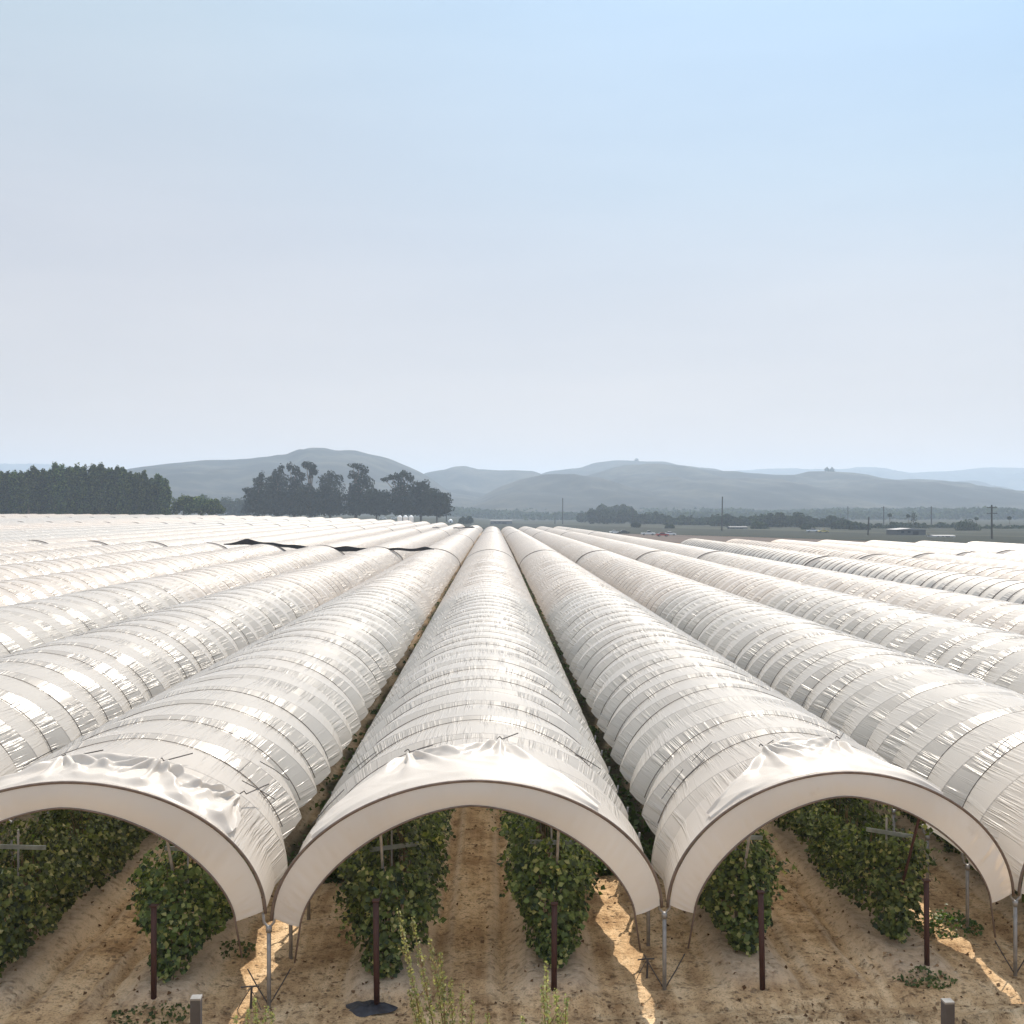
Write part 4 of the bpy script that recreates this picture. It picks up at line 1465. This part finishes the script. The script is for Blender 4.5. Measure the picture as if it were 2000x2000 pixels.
# leaf litter, clods and twigs lying on the soil near the arches
r = np.random.default_rng(64)
n = 4200
xx = r.uniform(-12, 14, n); yy = 17.0 + 17 * r.random(n) ** 1.6
ok = vnoise(xx * .9, yy * .5, 51) + .35 * r.random(n) > .55
xx = xx[ok]; yy = yy[ok]
ix = np.clip(np.searchsorted(gx, xx), 1, len(gx) - 1); iy = np.clip(np.searchsorted(gy, yy), 1, len(gy) - 1)
zz = np.maximum(np.maximum(gz[iy, ix], gz[iy - 1, ix]), np.maximum(gz[iy, ix - 1], gz[iy - 1, ix - 1])) + .008
NN = r.normal(size=(len(xx), 3)) * .45 + np.array([0, -.2, 1])
o = obj('leaf_litter', leaves_mesh('leaf_litter', np.stack([xx, yy, zz], 1), NN, r.uniform(.025, .10, len(xx)), r.random(len(xx)), 7, .5), M['litter'])
tag(o, 'dead leaves and clods scattered over the brown soil', 'litter', None, 'stuff')

# weeds filling the strips under the gutters, seen as dark growth in the gaps
r = np.random.default_rng(91)
PP = []
for k, n_ in ((-2, 2500), (-1, 4000), (0, 9000), (1, 9000), (2, 5000), (3, 3000)):
    yy = front(GUT[k]) + 6.0 + 110 * r.random(n_) ** 1.7
    xx = GUT[k] + r.normal(0, .5, n_)
    hh = .75 * vnoise(yy * .9 + k * 7, xx * 1.2, 12 + k) * r.random(n_)
    PP.append(np.stack([xx, yy, tz(xx, yy) + hh], 1)[vnoise(yy * .6, xx * 0 + k, 31) > .25])
PP = np.concatenate(PP)
o = obj('undergrowth', leaves_mesh('undergrowth', PP, r.normal(size=PP.shape) + np.array([0, -.3, .8]), r.uniform(.10, .22, len(PP)), r.random(len(PP)), 6, .2), M['tuft'])
tag(o, 'dark weeds growing in the gaps between the tunnels', 'weeds', None, 'stuff')

# ------------------------------------------------------------------ haze
mb = MB()
mb.box(0, 3600, 110, 13000, 8400, 290)
hz = mb.build('haze', None)
t = NT('haze_air')
pv = t.n('ShaderNodeVolumePrincipled')
pv.inputs['Color'].default_value = (.655, .81, 1.0, 1)
pv.inputs['Density'].default_value = 2.3e-4
pv.inputs['Anisotropy'].default_value = .25
t.l(pv.outputs[0], t.out.inputs['Volume'])
hz.data.materials.append(t.m)
tag(hz, 'pale haze over the fields and hills', 'haze', None, 'stuff')

# ------------------------------------------------------------------ sky and sun
SUN_EL = math.radians(46); SUN_AZ = math.radians(15)      # azimuth from +Y towards +X
w = bpy.data.worlds.new('World'); scene.world = w
w.use_nodes = True
nt = w.node_tree; nt.nodes.clear()
out = nt.nodes.new('ShaderNodeOutputWorld'); bg = nt.nodes.new('ShaderNodeBackground')
sky = nt.nodes.new('ShaderNodeTexSky'); sky.sky_type = 'NISHITA'; sky.sun_disc = False
sky.sun_elevation = SUN_EL; sky.sun_rotation = SUN_AZ
sky.air_density = 1.0; sky.dust_density = 2.0; sky.ozone_density = 1.5
tcw = nt.nodes.new('ShaderNodeTexCoord')
sp = nt.nodes.new('ShaderNodeSeparateXYZ'); nt.links.new(tcw.outputs['Generated'], sp.inputs[0])


def wramp(sock, lo, hi, stops):
    mr = nt.nodes.new('ShaderNodeMapRange'); mr.inputs['From Min'].default_value = lo; mr.inputs['From Max'].default_value = hi
    nt.links.new(sock, mr.inputs['Value'])
    r_ = nt.nodes.new('ShaderNodeValToRGB'); e = r_.color_ramp.elements
    while len(e) < len(stops): e.new(.5)
    for q_, (p_, c_) in zip(e, stops): q_.position = p_; q_.color = (*c_, 1)
    nt.links.new(mr.outputs[0], r_.inputs[0])
    return r_.outputs[0]


# smoky air: pale towards the left, clear blue higher up and to the right
clear = wramp(sp.outputs[2], 0, 1, [(0, (.47, .38, .34)), (.08, (.415, .375, .37)), (.18, (.365, .385, .42)), (.28, (.29, .40, .50)), (.42, (.215, .395, .60)), (.6, (.42, .49, .58)), (1, (.55, .60, .68))])
smoky = wramp(sp.outputs[2], 0, 1, [(0, (.47, .38, .34)), (.12, (.41, .378, .373)), (.24, (.385, .385, .405)), (.42, (.33, .41, .46)), (.6, (.45, .50, .56)), (1, (.55, .60, .68))])
az = wramp(sp.outputs[0], -.5, .5, [(0, (0, 0, 0)), (.25, (.1,) * 3), (.6, (.65,) * 3), (1, (1, 1, 1))])
mx = nt.nodes.new('ShaderNodeMix'); mx.data_type = 'RGBA'
nt.links.new(az, mx.inputs[0]); nt.links.new(smoky, mx.inputs[6]); nt.links.new(clear, mx.inputs[7])
sc_ = nt.nodes.new('ShaderNodeVectorMath'); sc_.operation = 'SCALE'; sc_.inputs['Scale'].default_value = 10.0
nt.links.new(mx.outputs[2], sc_.inputs[0])
m3 = nt.nodes.new('ShaderNodeMix'); m3.data_type = 'RGBA'; m3.inputs[0].default_value = .86
nt.links.new(sky.outputs[0], m3.inputs[6]); nt.links.new(sc_.outputs[0], m3.inputs[7])
# unseen sky behind the viewer, brightened as added fill for the arch fronts
beh = wramp(sp.outputs[1], -1, 1, [(0, (1.55,) * 3), (.35, (1.3,) * 3), (.55, (1, 1, 1)), (1, (1, 1, 1))])
m4 = nt.nodes.new('ShaderNodeMix'); m4.data_type = 'RGBA'; m4.blend_type = 'MULTIPLY'; m4.inputs[0].default_value = 1
nt.links.new(m3.outputs[2], m4.inputs[6]); nt.links.new(beh, m4.inputs[7])
# thin uneven veils of smoke
mpw = nt.nodes.new('ShaderNodeMapping'); mpw.inputs['Scale'].default_value = (1.6, 1.6, 9); nt.links.new(tcw.outputs['Generated'], mpw.inputs['Vector'])
nw = nt.nodes.new('ShaderNodeTexNoise'); nw.inputs['Scale'].default_value = 1.7; nw.inputs['Detail'].default_value = 5; nt.links.new(mpw.outputs[0], nw.inputs['Vector'])
rw = nt.nodes.new('ShaderNodeValToRGB'); rw.color_ramp.elements[0].position = .35; rw.color_ramp.elements[0].color = (.955, .962, .972, 1)
rw.color_ramp.elements[1].position = .68; rw.color_ramp.elements[1].color = (1.035, 1.025, 1.015, 1); nt.links.new(nw.outputs['Fac'], rw.inputs[0])
m5 = nt.nodes.new('ShaderNodeMix'); m5.data_type = 'RGBA'; m5.blend_type = 'MULTIPLY'; m5.inputs[0].default_value = 1
nt.links.new(m4.outputs[2], m5.inputs[6]); nt.links.new(rw.outputs[0], m5.inputs[7])
nt.links.new(m5.outputs[2], bg.inputs[0]); bg.inputs[1].default_value = .088
nt.links.new(bg.outputs[0], out.inputs[0])

sd = bpy.data.lights.new('sun', 'SUN'); sd.energy = 3.6; sd.angle = math.radians(.55); sd.color = (1, .905, .78)
so = bpy.data.objects.new('sun', sd); COL.objects.link(so)
dirv = Vector((math.sin(SUN_AZ) * math.cos(SUN_EL), math.cos(SUN_AZ) * math.cos(SUN_EL), math.sin(SUN_EL)))
so.rotation_euler = dirv.to_track_quat('Z', 'Y').to_euler()
so.location = (0, 0, 60)

# ------------------------------------------------------------------ camera
cd = bpy.data.cameras.new('camera'); co = bpy.data.objects.new('camera', cd); COL.objects.link(co)
co.location = (0, 0, CAMZ)
co.rotation_euler = (math.radians(90) - 2 / F, 0, -PSI)
cd.sensor_width = 36; cd.lens = F / 2000 * 36
cd.clip_start = .1; cd.clip_end = 30000
scene.camera = co

scene.view_settings.view_transform = 'Standard'
scene.view_settings.look = 'None'
scene.view_settings.exposure = 0.8
scene.view_settings.gamma = 1.0
c = scene.cycles
c.max_bounces = 8; c.diffuse_bounces = 4; c.glossy_bounces = 2; c.transmission_bounces = 4; c.transparent_max_bounces = 8; c.volume_bounces = 1
c.use_denoising = True
c.sample_clamp_indirect = 8
c.caustics_reflective = False; c.caustics_refractive = False
